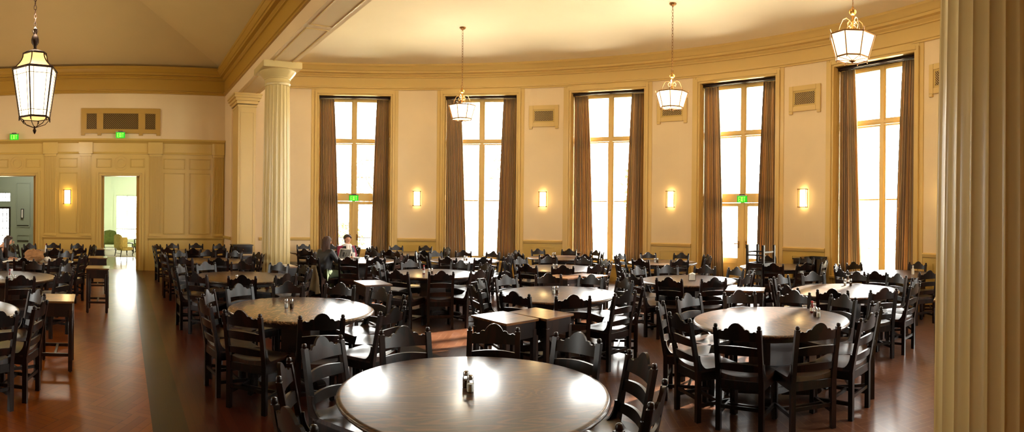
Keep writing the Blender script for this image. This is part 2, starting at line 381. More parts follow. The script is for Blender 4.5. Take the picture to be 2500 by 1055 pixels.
        # thin frame line at the top of the plaster field
# ------------------------------------------------------------------ windows of the curved wall
NAMES5 = ['leftmost', 'second', 'third', 'fourth', 'fifth', 'sixth', 'last']
def make_window(i, a):
    door = i in DOORS
    loc = W(a, RW*math.cos(math.asin(1.26/RW)), 0)
    w = sempty('window_%d' % (i+1), loc, a-PI/2)
    zb = 0 if door else ZSILL
    c = MB()
    for x0, x1, y, zt in ((1.17, 1.275, -.02, 5.42), (1.10, 1.17, -.055, 5.355), (1.05, 1.10, -.03, 5.29)):
        for s in (-1, 1): c.box(min(s*x0, s*x1), max(s*x0, s*x1), y, .1, 0, zt)
        c.box(-x0, x0, y, .1, zt-(x1-x0), zt)
    c.obj('casing', 'trim', w, bevel=.008)
    j = MB()
    for s in (-1, 1):
        j.box(min(s*1.05, s*1.10), max(s*1.05, s*1.10), .1, .56, zb, 5.24)
        for z0, z1 in ((.5, 2.2), (2.35, 3.9), (4.05, 5.1)):
            x = s*1.05; q = -s*.012
            j.box(min(x, x+q), max(x, x+q), .16, .19, z0, z1); j.box(min(x, x+q), max(x, x+q), .38, .41, z0, z1)
    j.box(-1.10, 1.10, .1, .56, 5.24, 5.29)
    j.obj('jamb', 'trim', w)
    if not door:
        s_ = MB(); s_.box(-1.12, 1.12, -.09, .5, ZSILL-.05, ZSILL); s_.obj('sill', 'trim', w, bevel=.012)
        ap = MB(); ap.frame(-1.0, 1.0, .08, ZSILL-.08, .03, -.015, .02); ap.box(-1.1, 1.1, 0, .1, 0, ZSILL-.05); ap.obj('apron_panel', 'panel', w)
    y0, y1 = .42, .50
    fr = MB(); fr.frame(-1.05, 1.05, zb, 5.24, .075, y0, y1, bottom=not door)
    fr.box(-.05, .05, y0-.02, y1, zb, 5.20); fr.box(-1.0, 1.0, y0-.01, y1, 3.90, 4.00)
    fr.box(-1.0, 1.0, y0-.03, y0, 3.93, 3.97)
    if door: fr.box(-1.0, 1.0, y0-.02, y1, 2.16, 2.36)
    fr.obj('frame', 'trim', w, bevel=.006)
    tn = .014
    sashes = []
    for s in (-1, 1):
        x0, x1 = sorted((s*.05, s*.975))
        # upper light
        sa = MB(); sa.frame(x0, x1, 4.00, 5.165, .032, y0+.01, y1-.01); sa.obj('transom_sash', 'trim', w)
        g = MB(); g.box(x0+.03, x1-.03, y0+.035, y0+.041, 4.03, 5.14); g.obj('pane', 'glass', w)
        zs, ze = (2.36, 3.89) if door else (ZSILL+.07, 3.89)
        sa = MB(); sa.frame(x0, x1, zs, ze, .034, y0+.01, y1-.01)
        for z in (3.39, 2.875)+(() if door else (1.64, 1.09)): sa.box(x0+.05, x1-.05, y0+.03, y0+.05, z-tn/2, z+tn/2)
        if not door: sa.box(x0+.05, x1-.05, y0+.02, y0+.06, 2.185, 2.22)
        sa.obj('sash', 'trim', w)
        g = MB(); g.box(x0+.03, x1-.03, y0+.037, y0+.043, zs+.03, ze-.03); g.obj('pane', 'glass', w)
        if door:
            dl = MB(); dl.frame(x0, x1, .02, 2.15, .09, y0, y1, bottom=False); dl.box(x0+.09, x1-.09, y0, y1, .02, .72)
            dl.frame(x0+.16, x1-.16, .14, .6, .03, y0-.012, y0)
            for z in (1.09, 1.42, 1.75): dl.box(x0+.09, x1-.09, y0+.03, y0+.05, z-tn/2, z+tn/2)
            lf = dl.obj('door_leaf', 'trim', w, bevel=.005)
            g = MB(); g.box(x0+.08, x1-.08, y0+.037, y0+.043, .71, 2.07); g.obj('pane', 'glass', w)
            h = MB(); xh = s*.11; h.box(xh-.02, xh+.02, y0-.012, y0, .98, 1.16)
            h.tube([(xh, y0-.012, 1.09), (xh, y0-.06, 1.09), (xh+s*.1, y0-.065, 1.085)], .009, 8); h.obj('handle', 'brass', w)
            cl = MB(); cl.box(*sorted((s*.97, s*.66)), y0-.09, y0-.03, 2.17, 2.23); cl.obj('door_closer', 'brass', w, bevel=.006)
    return w
LB = dict(zip(range(7), NAMES5))
rodlab = 'dark iron curtain rod across the top of the %s tall window'
def make_curtain(i, a, side):
    door = i in DOORS
    loc = W(a, RW*math.cos(math.asin(1.26/RW)), 0)
    zb = .06 if door else ZSILL+.02
    wt, wb = (.42, .62) if side < 0 else (.38, .54)
    rnd = random.Random(i*7+side)
    nz, nx = 14, 90; folds = 9
    vs = []; uvs = []
    for iz in range(nz+1):
        f = iz/nz; z = 5.17+(zb-5.17)*f
        wd = wt+(wb-wt)*(f**.8)
        amp = .030+.022*math.sin(f*PI*.9)
        for ix in range(nx+1):
            u = ix/nx
            ph = u*folds*2*PI+.7*math.sin(3*f+i)*(u)+.25*math.sin(9*u+i)
            x = side*(1.025-u*wd)
            y = .21+amp*math.sin(ph)+.012*math.sin(2.3*ph+f*2)
            x += .008*math.sin(ph*1.0+1.2)*side
            vs.append((x, y, z)); uvs.append((u*1.0+.13*i, 1-f))
    mb = MB(); fs = []
    for iz in range(nz):
        for ix in range(nx):
            p = iz*(nx+1)+ix; fs.append((p, p+1, p+nx+2, p+nx+1))
    me = bpy.data.meshes.new('curtain'); me.from_pydata(vs, [], fs)
    ul = me.uv_layers.new(name='UVMap')
    for lp in me.loops: ul.data[lp.index].uv = uvs[lp.vertex_index]
    me.materials.append(M['curtain']); me.polygons.foreach_set('use_smooth', [True]*len(me.polygons)); me.update()
    o = link('curtain', me); o.location = loc; o.rotation_euler = (0, 0, a-PI/2)
    sd = 'left' if side < 0 else 'right'
    md = o.modifiers.new('t', 'SOLIDIFY'); md.thickness = .004
    tag(o, 'striped brown and gold curtain hanging at the %s side of the %s tall window' % (sd, LB[i]), 'curtain', 'striped curtains in the tall windows')
def make_rod(i, a):
    loc = W(a, RW*math.cos(math.asin(1.26/RW)), 0)
    o = thing('curtain_rod', rodlab % LB[i], 'curtain rod', (loc[0], loc[1], 5.17), a-PI/2, 'curtain rods of the tall windows')
    r = MB(); r.tube([(-1.04, .21, .03), (1.04, .21, .03)], .016, 10); r.obj('rod', 'dark_bronze', o, smooth=True)
    v = MB(); v.box(-1.045, 1.045, .14, .16, .02, .062); v.obj('valance_strip', 'dark_bronze', o)
    for s in (-1, 1):
        b = MB(); b.box(s*1.03-.012, s*1.03+.012, .14, .25, .0, .055); b.obj('bracket', 'dark_bronze', o)
for i, a in enumerate(WA):
    make_window(i, a)
    if i < 6:
        make_curtain(i, a, -1); make_curtain(i, a, 1); make_rod(i, a)

# ------------------------------------------------------------------ ceilings, beam, columns
ca = MB(); pts = [W(A_END-k*2*A_END/60, RW+.3, ZC) for k in range(61)]
n = len(pts); ca.add(pts+[(p[0], p[1], ZC+.2) for p in pts], [tuple(range(n)), tuple(range(n, 2*n))[::-1]]+[(k, k+n, (k+1) % n+n, (k+1) % n) for k in range(n)])
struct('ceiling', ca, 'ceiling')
hc = MB(); x0, x1, y0_, y1_ = XL-.1, XB0+.05, YB-.1, D+.1; e = 3.6; zt = ZC+1.35
hc.add([(x0, y0_, ZC), (x1, y0_, ZC), (x1, y1_, ZC), (x0, y1_, ZC), (x0+e, y0_+e, zt), (x1-e, y0_+e, zt), (x1-e, y1_-e, zt), (x0+e, y1_-e, zt)],
       [(0, 1, 5, 4), (1, 2, 6, 5), (2, 3, 7, 6), (3, 0, 4, 7), (4, 5, 6, 7)])
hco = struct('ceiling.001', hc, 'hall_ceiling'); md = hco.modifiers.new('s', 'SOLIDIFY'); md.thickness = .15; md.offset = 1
YE0, YE1 = YC-math.sqrt(RW**2-(XB1-XC)**2), YC+math.sqrt(RW**2-(XB1-XC)**2)
bm_ = MB(); bm_.box(XB0, XB1, YE0-1.2, D+.02, ZS, ZC)
beam = struct('wall_beam', bm_, 'plaster')
# soffit panels: thin raised borders
sp = MB(); yp = [YC-5.88-4.2, YC-5.88, YC-5.88+3.0, YC, YC+2.9, YC+5.88, YC+8.8]
ys = [-6.6, -3.4, -.1, 3.05, 6.15, 9.0, 11.68, 14.6]
for k in range(len(ys)-1):
    a, b = ys[k]+.09, ys[k+1]-.09
    sp.box(XB0+.09, XB0+.11, a, b, ZS-.012, ZS+.01); sp.box(XB1-.11, XB1-.09, a, b, ZS-.012, ZS+.01)
    sp.box(XB0+.11, XB1-.11, a, a+.02, ZS-.012, ZS+.01); sp.box(XB0+.11, XB1-.11, b-.02, b, ZS-.012, ZS+.01)
struct('trim_%d' % t, sp, 'trim'); t += 1
# hall cornice (architrave, frieze, cornice) as straight runs
hp = [(0, 5.36), (.05, 5.36), (.05, 5.40), (.08, 5.41), (.08, 5.44), (.03, 5.46), (.03, 5.80), (.07, 5.805), (.07, 5.83), (.11, 5.86), (.11, 5.885), (.20, 5.89), (.20, 5.95), (.225, 5.955), (.26, 6.00), (.285, 6.04), (.30, 6.045), (.30, ZC+.02), (0, ZC+.02)]
def run(mb, prof, p0, p1, nrm, m0=0, m1=0):
    p0, p1, nrm = Vector(p0), Vector(p1), Vector(nrm); d = (p1-p0).normalized(); m = len(prof)
    vs = [p0+nrm*o+d*(m0*o)+Vector((0, 0, z)) for o, z in prof]+[p1+nrm*o-d*(m1*o)+Vector((0, 0, z)) for o, z in prof]
    mb.add(vs, [tuple(range(m)), tuple(range(m, 2*m))[::-1]]+[(j, (j+1) % m, (j+1) % m+m, j+m) for j in range(m)])
h1 = MB(); run(h1, hp, (XL, D, 0), (XB0, D, 0), (0, -1, 0), 1, 1); struct('trim_%d' % t, h1, 'gold', smooth=True); t += 1
h2 = MB(); run(h2, hp, (XB0, D, 0), (XB0, YB, 0), (-1, 0, 0), 1, 1); struct('trim_%d' % t, h2, 'gold', smooth=True); t += 1
h3 = MB(); run(h3, hp, (XL, YB, 0), (XL, D, 0), (1, 0, 0), 1, 1); struct('trim_%d' % t, h3, 'gold', smooth=True); t += 1

def fluted(n, depth):
    def f(u):
        q = (u*n) % 1.0
        return 1-depth*math.sqrt(max(0, 1-(2*q-1)**2))
    return f
def column(x, y, label):
    o = thing('fluted_column', label, 'column', (x, y, 0), 0, 'fluted columns under the beam')
    b = MB(); b.lathe([(0, 0), (.40, 0), (.40, .10), (.385, .12), (.37, .16), (.345, .18), (0, .18)], 48); b.obj('base', 'column', o, smooth=True)
    NF = 20; prof = []
    for k in range(13):
        f = k/12; z = .18+f*4.42; r = .322*(1-.14*f**1.6); prof.append((r, z))
    s = MB(); s.lathe([(0, .18)]+prof+[(0, 4.6)], NF*10, rf=fluted(NF, .06)); s.obj('shaft', 'column', o, smooth=True)
    c = MB(); c.lathe([(0, 4.6), (.285, 4.6), (.285, 4.63), (.295, 4.65), (.285, 4.67), (.285, 4.74), (.30, 4.75), (.30, 4.765), (.35, 4.82), (.40, 4.88), (.415, 4.91), (.405, 4.93), (0, 4.93)], 64); c.obj('capital', 'column', o, smooth=True)
    a = MB(); a.box(-.44, .44, -.44, .44, 4.93, ZS); a.obj('abacus', 'column', o, bevel=.008)
column(3.36, YC+5.88, 'pale fluted round column standing at the left end of the curved room')
column(3.36, YC-5.88, 'huge pale fluted column at the right edge of the view')

def pilaster(y0, y1, name):
    p = sempty(name)
    m = MB(); m.box(3.09, 3.60, y0, y1, 0, ZS-.3); m.obj('shaft', 'trim', p)
    ym = y0 if y0 > YC else y1
    sgn = -1 if y0 > YC else 1
    f = MB(); f.frame(3.15, 3.54, .35, ZS-.5, .02, *sorted((ym+sgn*.012, ym))); f.obj('panel_moulding', 'trim', p)
    c = MB()
    for k, (e_, z0, z1) in enumerate(((.02, ZS-.36, ZS-.30), (.05, ZS-.28, ZS-.20), (.09, ZS-.20, ZS-.12), (.13, ZS-.12, ZS-.05), (.15, ZS-.05, ZS-.0))): c.box(3.09-e_, 3.60+e_, y0-e_, y1+e_, z0, z1)
    c.obj('capital', 'trim', p, bevel=.006)
    b = MB(); b.box(3.05, 3.64, y0-.04, y1+.04, 0, .2); b.obj('plinth', 'trim', p, bevel=.01)
pilaster(14.62, 15.35, 'trim_%d' % t); t += 1
pilaster(YC*2-15.35, YC*2-14.62, 'trim_%d' % t); t += 1
# wall between pilaster and left wall, and beyond the apse ends
wr = MB(); wr.box(3.05, XB1, 15.35, D+.3, 0, ZS); struct('wall_return', wr, 'plaster')
wr2 = MB(); wr2.box(3.05, XB1, YB, YC*2-15.35, 0, ZC); struct('wall_return.001', wr2, 'plaster')
rr = MB(); run(rr, [(0, .98), (.035, .99), (.05, 1.04), (.03, 1.07), (0, 1.075)], (3.05, 15.33, 0), (3.05, D, 0), (-1, 0, 0)); struct('trim_%d' % t, rr, 'panel'); t += 1

# ------------------------------------------------------------------ left panelled wall
def LX(x): return on_left(x, 500, D)[0]
def LZ(y, x=270): return on_left(x, y, D)[1]
D1 = (LX(-60), LX(88)); D2 = (LX(246), LX(341)); ZD = LZ(428)
wl = MB(); T_ = .30
wl.box(XL, D1[0], D, D+T_, 0, ZC); wl.box(D1[0], D1[1], D, D+T_, ZD, ZC); wl.box(D1[1], D2[0], D, D+T_, 0, ZC)
wl.box(D2[0], D2[1], D, D+T_, ZD, ZC); wl.box(D2[1], 3.05, D, D+T_, 0, ZC)
struct('wall_left', wl, 'hall_plaster')
ZE = LZ(340)
pn = MB(); y = D-.02
ZPB = LZ(376)
for a, b in ((XL, D1[0]), (D1[1], D2[0]), (D2[1], 3.04)): pn.box(a, b, y, D, 0, ZE-.1)
pn.box(D1[0], D1[1], y, D, ZD, ZE-.1); pn.box(D2[0], D2[1], y, D, ZD, ZE-.1)
struct('trim_%d' % t, pn, 'panel'); t += 1
def moulding(px0, px1, py0, py1, w=.035, d=.022, circ=None):
    global t
    m = MB()
    xa, xb, za, zb = LX(px0), LX(px1), LZ(py1), LZ(py0)
    m.frame(xa, xb, za, zb, w*.55, y-d, y); m.frame(xa+w*.55, xb-w*.55, za+w*.55, zb-w*.55, w*.45, y-d*.5, y)
    struct('trim_%d' % t, m, 'panel', bevel=.004, segs=1); t += 1
for q in ((144, 189, 386, 409), (144, 189, 421, 570), (398, 451, 386, 412), (461, 513, 386, 412), (398, 451, 421, 571), (461, 513, 421, 571),
          (234, 272, 387, 409), (317, 352, 387, 409), (-18, 20, 387, 409), (63, 99, 387, 409)): moulding(*q)
for px in (294.5, 41):
    m = MB(); cx, cz = LX(px), LZ(398); n_ = 32
    for r0, r1, dd in ((.115, .15, .025), (.20, .225, .015)):
        vs = []
        for k in range(n_):
            an = 2*PI*k/n_
            for r, yy in ((r0, y), (r0, y-dd), (r1, y-dd), (r1, y)): vs.append((cx+r*math.cos(an), yy, cz+r*math.sin(an)))
        m.add(vs, [(k*4+j, k*4+(j+1) % 4, ((k+1) % n_)*4+(j+1) % 4, ((k+1) % n_)*4+j) for k in range(n_) for j in range(4)])
    struct('trim_%d' % t, m, 'panel', smooth=True); t += 1
# entablature of the panelling
en = MB(); run(en, [(0, ZPB), (.05, ZPB), (.06, ZPB+.04), (.04, ZPB+.06), (.04, ZE-.12), (.07, ZE-.11), (.10, ZE-.07), (.16, ZE-.05), (.18, ZE), (0, ZE)], (XL, D, 0), (3.04, D, 0), (0, -1, 0))
for a, b in ((105, 141), (192, 226), (360, 396), (516, 546)):
    en.box(LX(a), min(LX(b), 3.04), D-.10, D, ZPB, ZE-.1)
struct('trim_%d' % t, en, 'panel', smooth=True); t += 1
for a, b in ((110, 136.5), (196, 221.5), (365, 391.5), (519, 543.5)):
    p = sempty('trim_%d' % t); t += 1
    xa, xb = LX(a), min(LX(b), 3.03); zb0, zt0 = LZ(575), ZPB
    s = MB(); s.box(xa, xb, D-.045, D, zb0, zt0); s.obj('shaft', 'panel', p)
    f = MB(); nf = 6; wf = (xb-xa-.03)/nf
    for k in range(nf+1):
        xx = xa+.015+k*wf; f.box(xx-.008, xx+.008, D-.062, D-.044, zb0+.08, zt0-.08)
    f.obj('flute', 'panel', p)
    c = MB(); c.box(xa-.02, xb+.02, D-.075, D, zt0-.07, zt0); c.box(xa-.02, xb+.02, D-.07, D, zb0-.02, zb0+.05); c.obj('capital', 'panel', p, bevel=.005)
dl = MB(); zz = LZ(584)
for a, b in ((105, 224), (361, 546)):
    run(dl, [(0, zz-.03), (.05, zz-.02), (.08, zz+.02), (.10, zz+.04), (.10, zz+.06), (0, zz+.06)], (LX(a), D, 0), (min(LX(b), 3.04), D, 0), (0, -1, 0))
    dl.box(LX(a)+.03, min(LX(b), 3.04)-.03, D-.05, D, 0, zz)
struct('trim_%d' % t, dl, 'panel'); t += 1
for k, (a, b) in enumerate((D1, D2)):
    dd = sempty('door_%d' % (k+1))
    c = MB()
    for w0, w1, dp in ((0, .06, .03), (.06, .13, .05)):
        c.box(a-w1, a-w0, D-.02-dp, D, 0, ZD+w1); c.box(b+w0, b+w1, D-.02-dp, D, 0, ZD+w1); c.box(a-w0, b+w0, D-.02-dp, D, ZD+w0, ZD+w1)
    c.obj('casing', 'panel', dd, bevel=.006)
    j = MB(); j.box(a-.01, a+.02, D-.02, D+T_+.02, 0, ZD); j.box(b-.02, b+.01, D-.02, D+T_+.02, 0, ZD); j.box(a, b, D-.02, D+T_+.02, ZD-.02, ZD); j.obj('jamb', 'trim', dd)
    for s, xx in ((1, a), (-1, b)):
        p = MB(); p.box(*sorted((xx+s*.02, xx+s*.10)), D+.12, D+.18, 0, ZD-.02); p.obj('pocket_door_edge', 'gold', dd)
        hh = MB(); hh.box(*sorted((xx+s*.10, xx+s*.104)), D+.13, D+.17, 1.05, 1.3); hh.obj('pull', 'brass', dd)

# other hall walls, behind the viewer
def holed_wall(name, axis, pos, thick, a0, a1, holes, m):
    wb = MB(); cur = a0
    def bx(u0, u1, z0, z1):
        if axis == 'x': wb.box(pos, pos+thick, u0, u1, z0, z1)
        else: wb.box(u0, u1, pos, pos+thick, z0, z1)
    for h0, h1, z0, z1 in holes:
        bx(cur, h0, 0, ZC); bx(h0, h1, 0, z0); bx(h0, h1, z1, ZC); cur = h1
    bx(cur, a1, 0, ZC); return struct(name, wb, m)
HH = [(7.0, 8.5, .8, 4.4)]
holed_wall('wall_hall', 'x', XL-.3, .3, YB-.3, D+.3, HH, 'hall_plaster')
holed_wall('wall_back', 'y', YB-.3, .3, XL, XB1, [], 'hall_plaster')
wi = 8
for h0, h1, z0, z1 in HH:
    w = sempty('window_%d' % wi, (XL, 0, 0)); wi += 1
    f = MB(); f2 = MB()
    f.box(-.2, -.12, h0, h0+.08, z0, z1); f.box(-.2, -.12, h1-.08, h1, z0, z1); f.box(-.2, -.12, h0, h1, z1-.08, z1); f.box(-.2, -.12, h0, h1, z0, z0+.08)
    mid = (h0+h1)/2; f.box(-.2, -.13, mid-.03, mid+.03, z0, z1)
    for z in (1.6, 2.4, 3.2): f.box(-.19, -.15, h0, h1, z-.015, z+.015)
    f.obj('frame', 'trim', w); f2.box(-.17, -.164, h0+.05, h1-.05, z0+.05, z1-.05); f2.obj('pane', 'glass', w)

# ------------------------------------------------------------------ rooms beyond the left wall
YR = 29.5
lr = MB(); X0, X1, Z1 = -1.5, 4.5, 3.72
lr.box(X0-.2, X0, D+T_, YR+.2, 0, Z1); lr.box(X1, X1+.2, D+T_, YR+.2, 0, Z1)
lw0, lw1 = on_left(283, 500, YR)[0], on_left(339, 500, YR)[0]; lz1 = on_left(310, 477, YR)[1]
lr.box(X0, lw0, YR, YR+.2, 0, Z1); lr.box(lw1, X1, YR, YR+.2, 0, Z1); lr.box(lw0, lw1, YR, YR+.2, lz1, Z1); lr.box(lw0, lw1, YR, YR+.2, 0, .25)
struct('wall_lounge', lr, 'mint')
lc = MB(); lc.box(X0-.2, X1+.2, D+T_, YR+.2, Z1, Z1+.1); lc.box(X0, X1, D+T_+5.5, D+T_+6.0, Z1-.0, Z1); struct('ceiling.002', lc, 'mint')
lf = MB(); lf.box(-9, X1+.2, D+.3, YR+3, -.1, .0); struct('floor.001', lf, 'marble')
w = sempty('window_%d' % wi, (0, 0, 0)); wi += 1
f = MB(); f.frame(lw0-.12, lw1+.12, .2, lz1+.14, .12, YR-.05, YR); f.frame(lw0, lw1, .25, lz1, .05, YR+.05, YR+.12)
xm = on_left(310.7, 500, YR)[0]; f.box(xm-.02, xm+.02, YR+.05, YR+.11, .25, lz1)
zmu = on_left(310, 516, YR)[1]
for z in (zmu, zmu-.95): f.box(lw0, lw1, YR+.06, YR+.1, z-.015, z+.015)
f.obj('frame', 'mint', w); g = MB(); g.box(lw0+.02, lw1-.02, YR+.08, YR+.086, .28, lz1-.02); g.obj('pane', 'glass', w)
# balcony railing outside that window
rl = thing('balcony_railing', 'thin black iron balcony railing outside the window seen through the doorway', 'railing', (xm, YR+.6, 0))
m = MB(); m.box(-1.6, 1.6, -.02, .02, .0, .03); m.box(-1.6, 1.6, -.025, .025, .82, .86); m.obj('rail', 'iron', rl)
m = MB()
for k in range(27): m.box(-1.56+k*.12-.007, -1.56+k*.12+.007, -.007, .007, .03, .82)
m.obj('baluster', 'iron', rl)['kind'] = 'stuff'
rg = MB(); rg.box(-1.2, 1.6, 21.3, 26.5, 0, .012); tag(rg.obj('rug', 'rug'), 'beige patterned rug on the stone floor beyond the open doorway', 'rug')
# grey-green vestibule seen through the left doorway
YV = 20.5
ve = MB(); v0, v1 = -7.5, -1.7
vd0, vd1 = on_left(-14, 500, YV)[0], on_left(26, 500, YV)[0]
ztr0, ztr1 = on_left(12, 493, YV)[1], on_left(12, 470, YV)[1]; zdd = on_left(12, 505, YV)[1]
ve.box(vd1, v1, YV, YV+.2, 0, 4); ve.box(v0, vd0, YV, YV+.2, 0, 4); ve.box(vd0, vd1, YV, YV+.2, ztr1, 4); ve.box(vd0, vd1, YV, YV+.2, zdd, ztr0); ve.box(v1, v1+.2, D+T_, YV+.2, 0, 4); ve.box(v0-.2, v0, D+T_, YV+.2, 0, 4)
struct('wall_vestibule', ve, 'grey_door')
cv = MB(); cv.box(v0-.2, v1+.2, D+T_, YV+.2, 4, 4.1); struct('ceiling.003', cv, 'mint')
vp = MB()
xa, za = on_left(39, 445, YV); xb, zb_ = on_left(73, 555, YV); vp.frame(xa, xb, zb_, za, .04, YV-.03, YV)
xa, za = on_left(40, 572, YV); xb, _ = on_left(73, 572, YV); vp.frame(xa, xb, .25, za, .04, YV-.03, YV)
struct('trim_%d' % t, vp, 'grey_door'); t += 1
for k, yy in enumerate((552, 589)):
    xa, za = on_left(41, yy-2.5, YV); xb, zb_ = on_left(71, yy+2.5, YV)
    o = thing('air_vent', 'narrow grey slotted air vent, %s of two in the vestibule panel' % ('upper', 'lower')[k], 'vent', ((xa+xb)/2, YV, zb_), 0, 'slotted vents beyond the left doorway')
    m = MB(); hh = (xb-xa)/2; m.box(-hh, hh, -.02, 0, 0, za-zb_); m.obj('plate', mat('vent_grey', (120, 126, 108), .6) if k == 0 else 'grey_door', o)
    m = MB()
    for q in range(4): m.box(-hh+.02, hh-.02, -.028, -.02, .012+q*(za-zb_)/4.2, .022+q*(za-zb_)/4.2)
    m.obj('slat', 'grille', o)
d3 = sempty('door_3')
m = MB(); m.frame(vd0, vd1, 0, zdd, .08, YV+.03, YV+.08)
for k in range(1, 4): xx = vd0+(vd1-vd0)*k/4; m.box(xx-.012, xx+.012, YV+.04, YV+.07, .1, zdd)
for k in range(1, 7): z = zdd*k/7; m.box(vd0, vd1, YV+.04, YV+.07, z-.012, z+.012)
m.obj('frame', 'dark', d3); g = MB(); g.box(vd0+.05, vd1-.05, YV+.05, YV+.056, .05, zdd-.05); g.obj('pane', 'glass', d3)
w = sempty('window_%d' % wi); wi += 1
m = MB(); m.frame(vd0, vd1, ztr0, ztr1, .03, YV+.03, YV+.08)
for k in range(1, 6): xx = vd0+(vd1-vd0)*k/6; m.box(xx-.008, xx+.008, YV+.04, YV+.07, ztr0, ztr1)
m.box(vd0, vd1, YV+.04, YV+.07, (ztr0+ztr1)/2-.008, (ztr0+ztr1)/2+.008)
m.obj('frame', 'grey_door', w); g = MB(); g.box(vd0+.02, vd1-.02, YV+.05, YV+.056, ztr0+.02, ztr1-.02); g.obj('pane', 'glass', w)
xs, zs_ = on_left(55, 522, YV)
o = thing('wall_sconce', 'dark narrow unlit wall sconce on the grey-green wall through the left doorway', 'wall lamp', (xs, YV, zs_-.17))
m = MB(); m.frame(-.05, .05, 0, .36, .014, -.09, -.01); m.box(-.04, .04, -.01, 0, .02, .34); m.obj('frame', 'dark_bronze', o)
m = MB(); m.box(-.034, .034, -.075, -.03, .02, .34); m.obj('shade', 'white', o)

# lounge armchairs
def armchair(x, y, rz, fabric, label, s=1.0, name='armchair'):
    o = thing(name, label, 'armchair', (x, y, 0), rz, 'upholstered armchairs beyond the doorway'); o.scale = (s, s, s)
    m = MB(); m.box(-.33, .33, -.30, .34, .30, .46); m.obj('seat', fabric, o, bevel=.04)
    m = MB(); pr_ = [(-.34, .40), (-.36, .8), (-.34, 1.02), (-.22, 1.06), (0, 1.10), (.22, 1.06), (.34, 1.02), (.36, .8), (.34, .40)]
    m.prism(pr_, -.40, -.28); bk = m.obj('backrest', fabric, o, bevel=.03)
    for k in (-1, 1):
        m = MB(); m.box(min(k*.30, k*.38), max(k*.30, k*.38), -.34, .0, .45, .95); m.obj('wing', fabric, o, bevel=.03)
        m = MB(); m.tube([(k*.34, -.25, .66), (k*.35, .1, .67), (k*.35, .27, .64), (k*.34, .26, .45)], [.035, .03, .03, .025], 8); m.obj('arm', 'dark', o, smooth=True)
        m = MB(); m.tube([(k*.29, .29, .32), (k*.33, .33, .22), (k*.29, .30, .08), (k*.31, .34, 0)], [.045, .035, .018, .03], 8); m.obj('leg', 'dark', o, smooth=True)
        m = MB(); m.tube([(k*.29, -.30, .32), (k*.30, -.36, 0)], [.03, .02], 8); m.obj('leg', 'dark', o, smooth=True)
    m = MB(); m.tube([(-.29, -.33, .16), (.29, -.33, .16)], .014, 8); m.obj('stretcher', 'dark', o)
gx, gy = at(268, 610, 0); armchair(gx, gy, 0, 'green_fabric', 'high-backed green armchair seen from behind through the open doorway', .86)
gx, gy = at(303, 626, 0); armchair(gx, gy, R_(-62), 'gold_fabric', 'yellow damask armchair with cabriole legs beyond the doorway', .82)
gx, gy = at(345, 618, 0); armchair(gx, gy, R_(80), 'green_fabric', 'green armchair half hidden behind the right door jamb', .95)

# ------------------------------------------------------------------ outside
gr = MB(); gr.box(-40, 60, -45, 60, -.6, -.5); struct('ground_outside', gr, 'lawn') if False else tag(gr.obj('lawn', 'lawn'), 'bright lawn outside beyond the tall windows', 'lawn', kind='stuff')
tr_ = MB(); vs = []
for k in range(41):
    a = A_END-k*2*A_END/40; vs += [W(a, RW+.5, -.02), W(a, RW+12, -.02), W(a, RW+12, -.5), W(a, RW+.5, -.5)]
tr_.add(vs, [(k*4+j, k*4+(j+1) % 4, (k+1)*4+(j+1) % 4, (k+1)*4+j) for k in range(40) for j in range(4)]+[(0, 1, 2, 3), (160, 163, 162, 161)])
struct('floor.002', tr_, 'paving')
tr = thing('terrace_railing', 'black iron terrace railing outside the leftmost glass door', 'railing')
m = MB()
A0, A1 = R_(84), R_(52)
P = [W(A0+(A1-A0)*k/16, RW+4.2, .9) for k in range(17)]; m.tube(P, .022, 6); m.tube([(p[0], p[1], .1) for p in P], .015, 6); m.obj('rail', 'iron', tr)
m = MB()
for k in range(81):
    p = W(A0+(A1-A0)*k/80, RW+4.2, 0); m.box(p[0]-.007, p[0]+.007, p[1]-.007, p[1]+.007, 0, .9)
m.obj('baluster', 'iron', tr)['kind'] = 'stuff'
def bush(name, x, y, z, r, m, label, cat='bush', trunk=0):
    rnd = random.Random(int(x*100+y)); o = thing(name, label, cat, (x, y, -.48))
    b = MB(); nleaf = 900
    for k in range(nleaf):
        u, v = rnd.random()*2*PI, math.acos(2*rnd.random()-1); rr_ = r*(.55+.45*rnd.random()**.5)
        c = Vector((rr_*math.sin(v)*math.cos(u), rr_*math.sin(v)*math.sin(u), z+.5+rr_*math.cos(v)*.85))
        s = r*.075; ax = Vector((rnd.random()-.5, rnd.random()-.5, rnd.random()-.5)).normalized(); q = ax.orthogonal().normalized(); w_ = ax.cross(q)
        b.add([c-q*s, c+w_*s*.5, c+q*s, c-w_*s*.5], [(0, 1, 2, 3)])
    b.obj('foliage', m, o)
    tb = MB(); tb.tube([(0, 0, 0), (.03*r, 0, z*.5), (0, .02*r, z+.3)], [.07*r, .05*r, .03*r], 8)
    for k in range(5):
        a = k*1.3; tb.tube([(0, 0, z*.6+.3), (r*.5*math.cos(a), r*.5*math.sin(a), z+.4+r*.2)], [.03*r, .012*r], 6)
    tb.obj('trunk', 'bark', o)
p = W(R_(69), RW+6.5, 0); bush('garden_shrub', p[0], p[1], .6, 1.1, 'leaf', 'leafy green shrub outside the leftmost glass door')
p = W(R_(62), RW+14, 0); bush('garden_tree', p[0], p[1], 3.4, 2.4, 'pink_leaf', 'russet-leaved tree in the garden outside the leftmost glass door', 'tree')
p = W(R_(43), RW+17, 0); bush('garden_tree', p[0], p[1], 4.4, 2.6, 'pink_leaf', 'faint russet tree beyond the second tall window', 'tree')
p = W(R_(27), RW+22, 0); bush('garden_tree', p[0], p[1], 3.6, 3.0, 'leaf', 'faint green tree beyond the third tall window', 'tree')

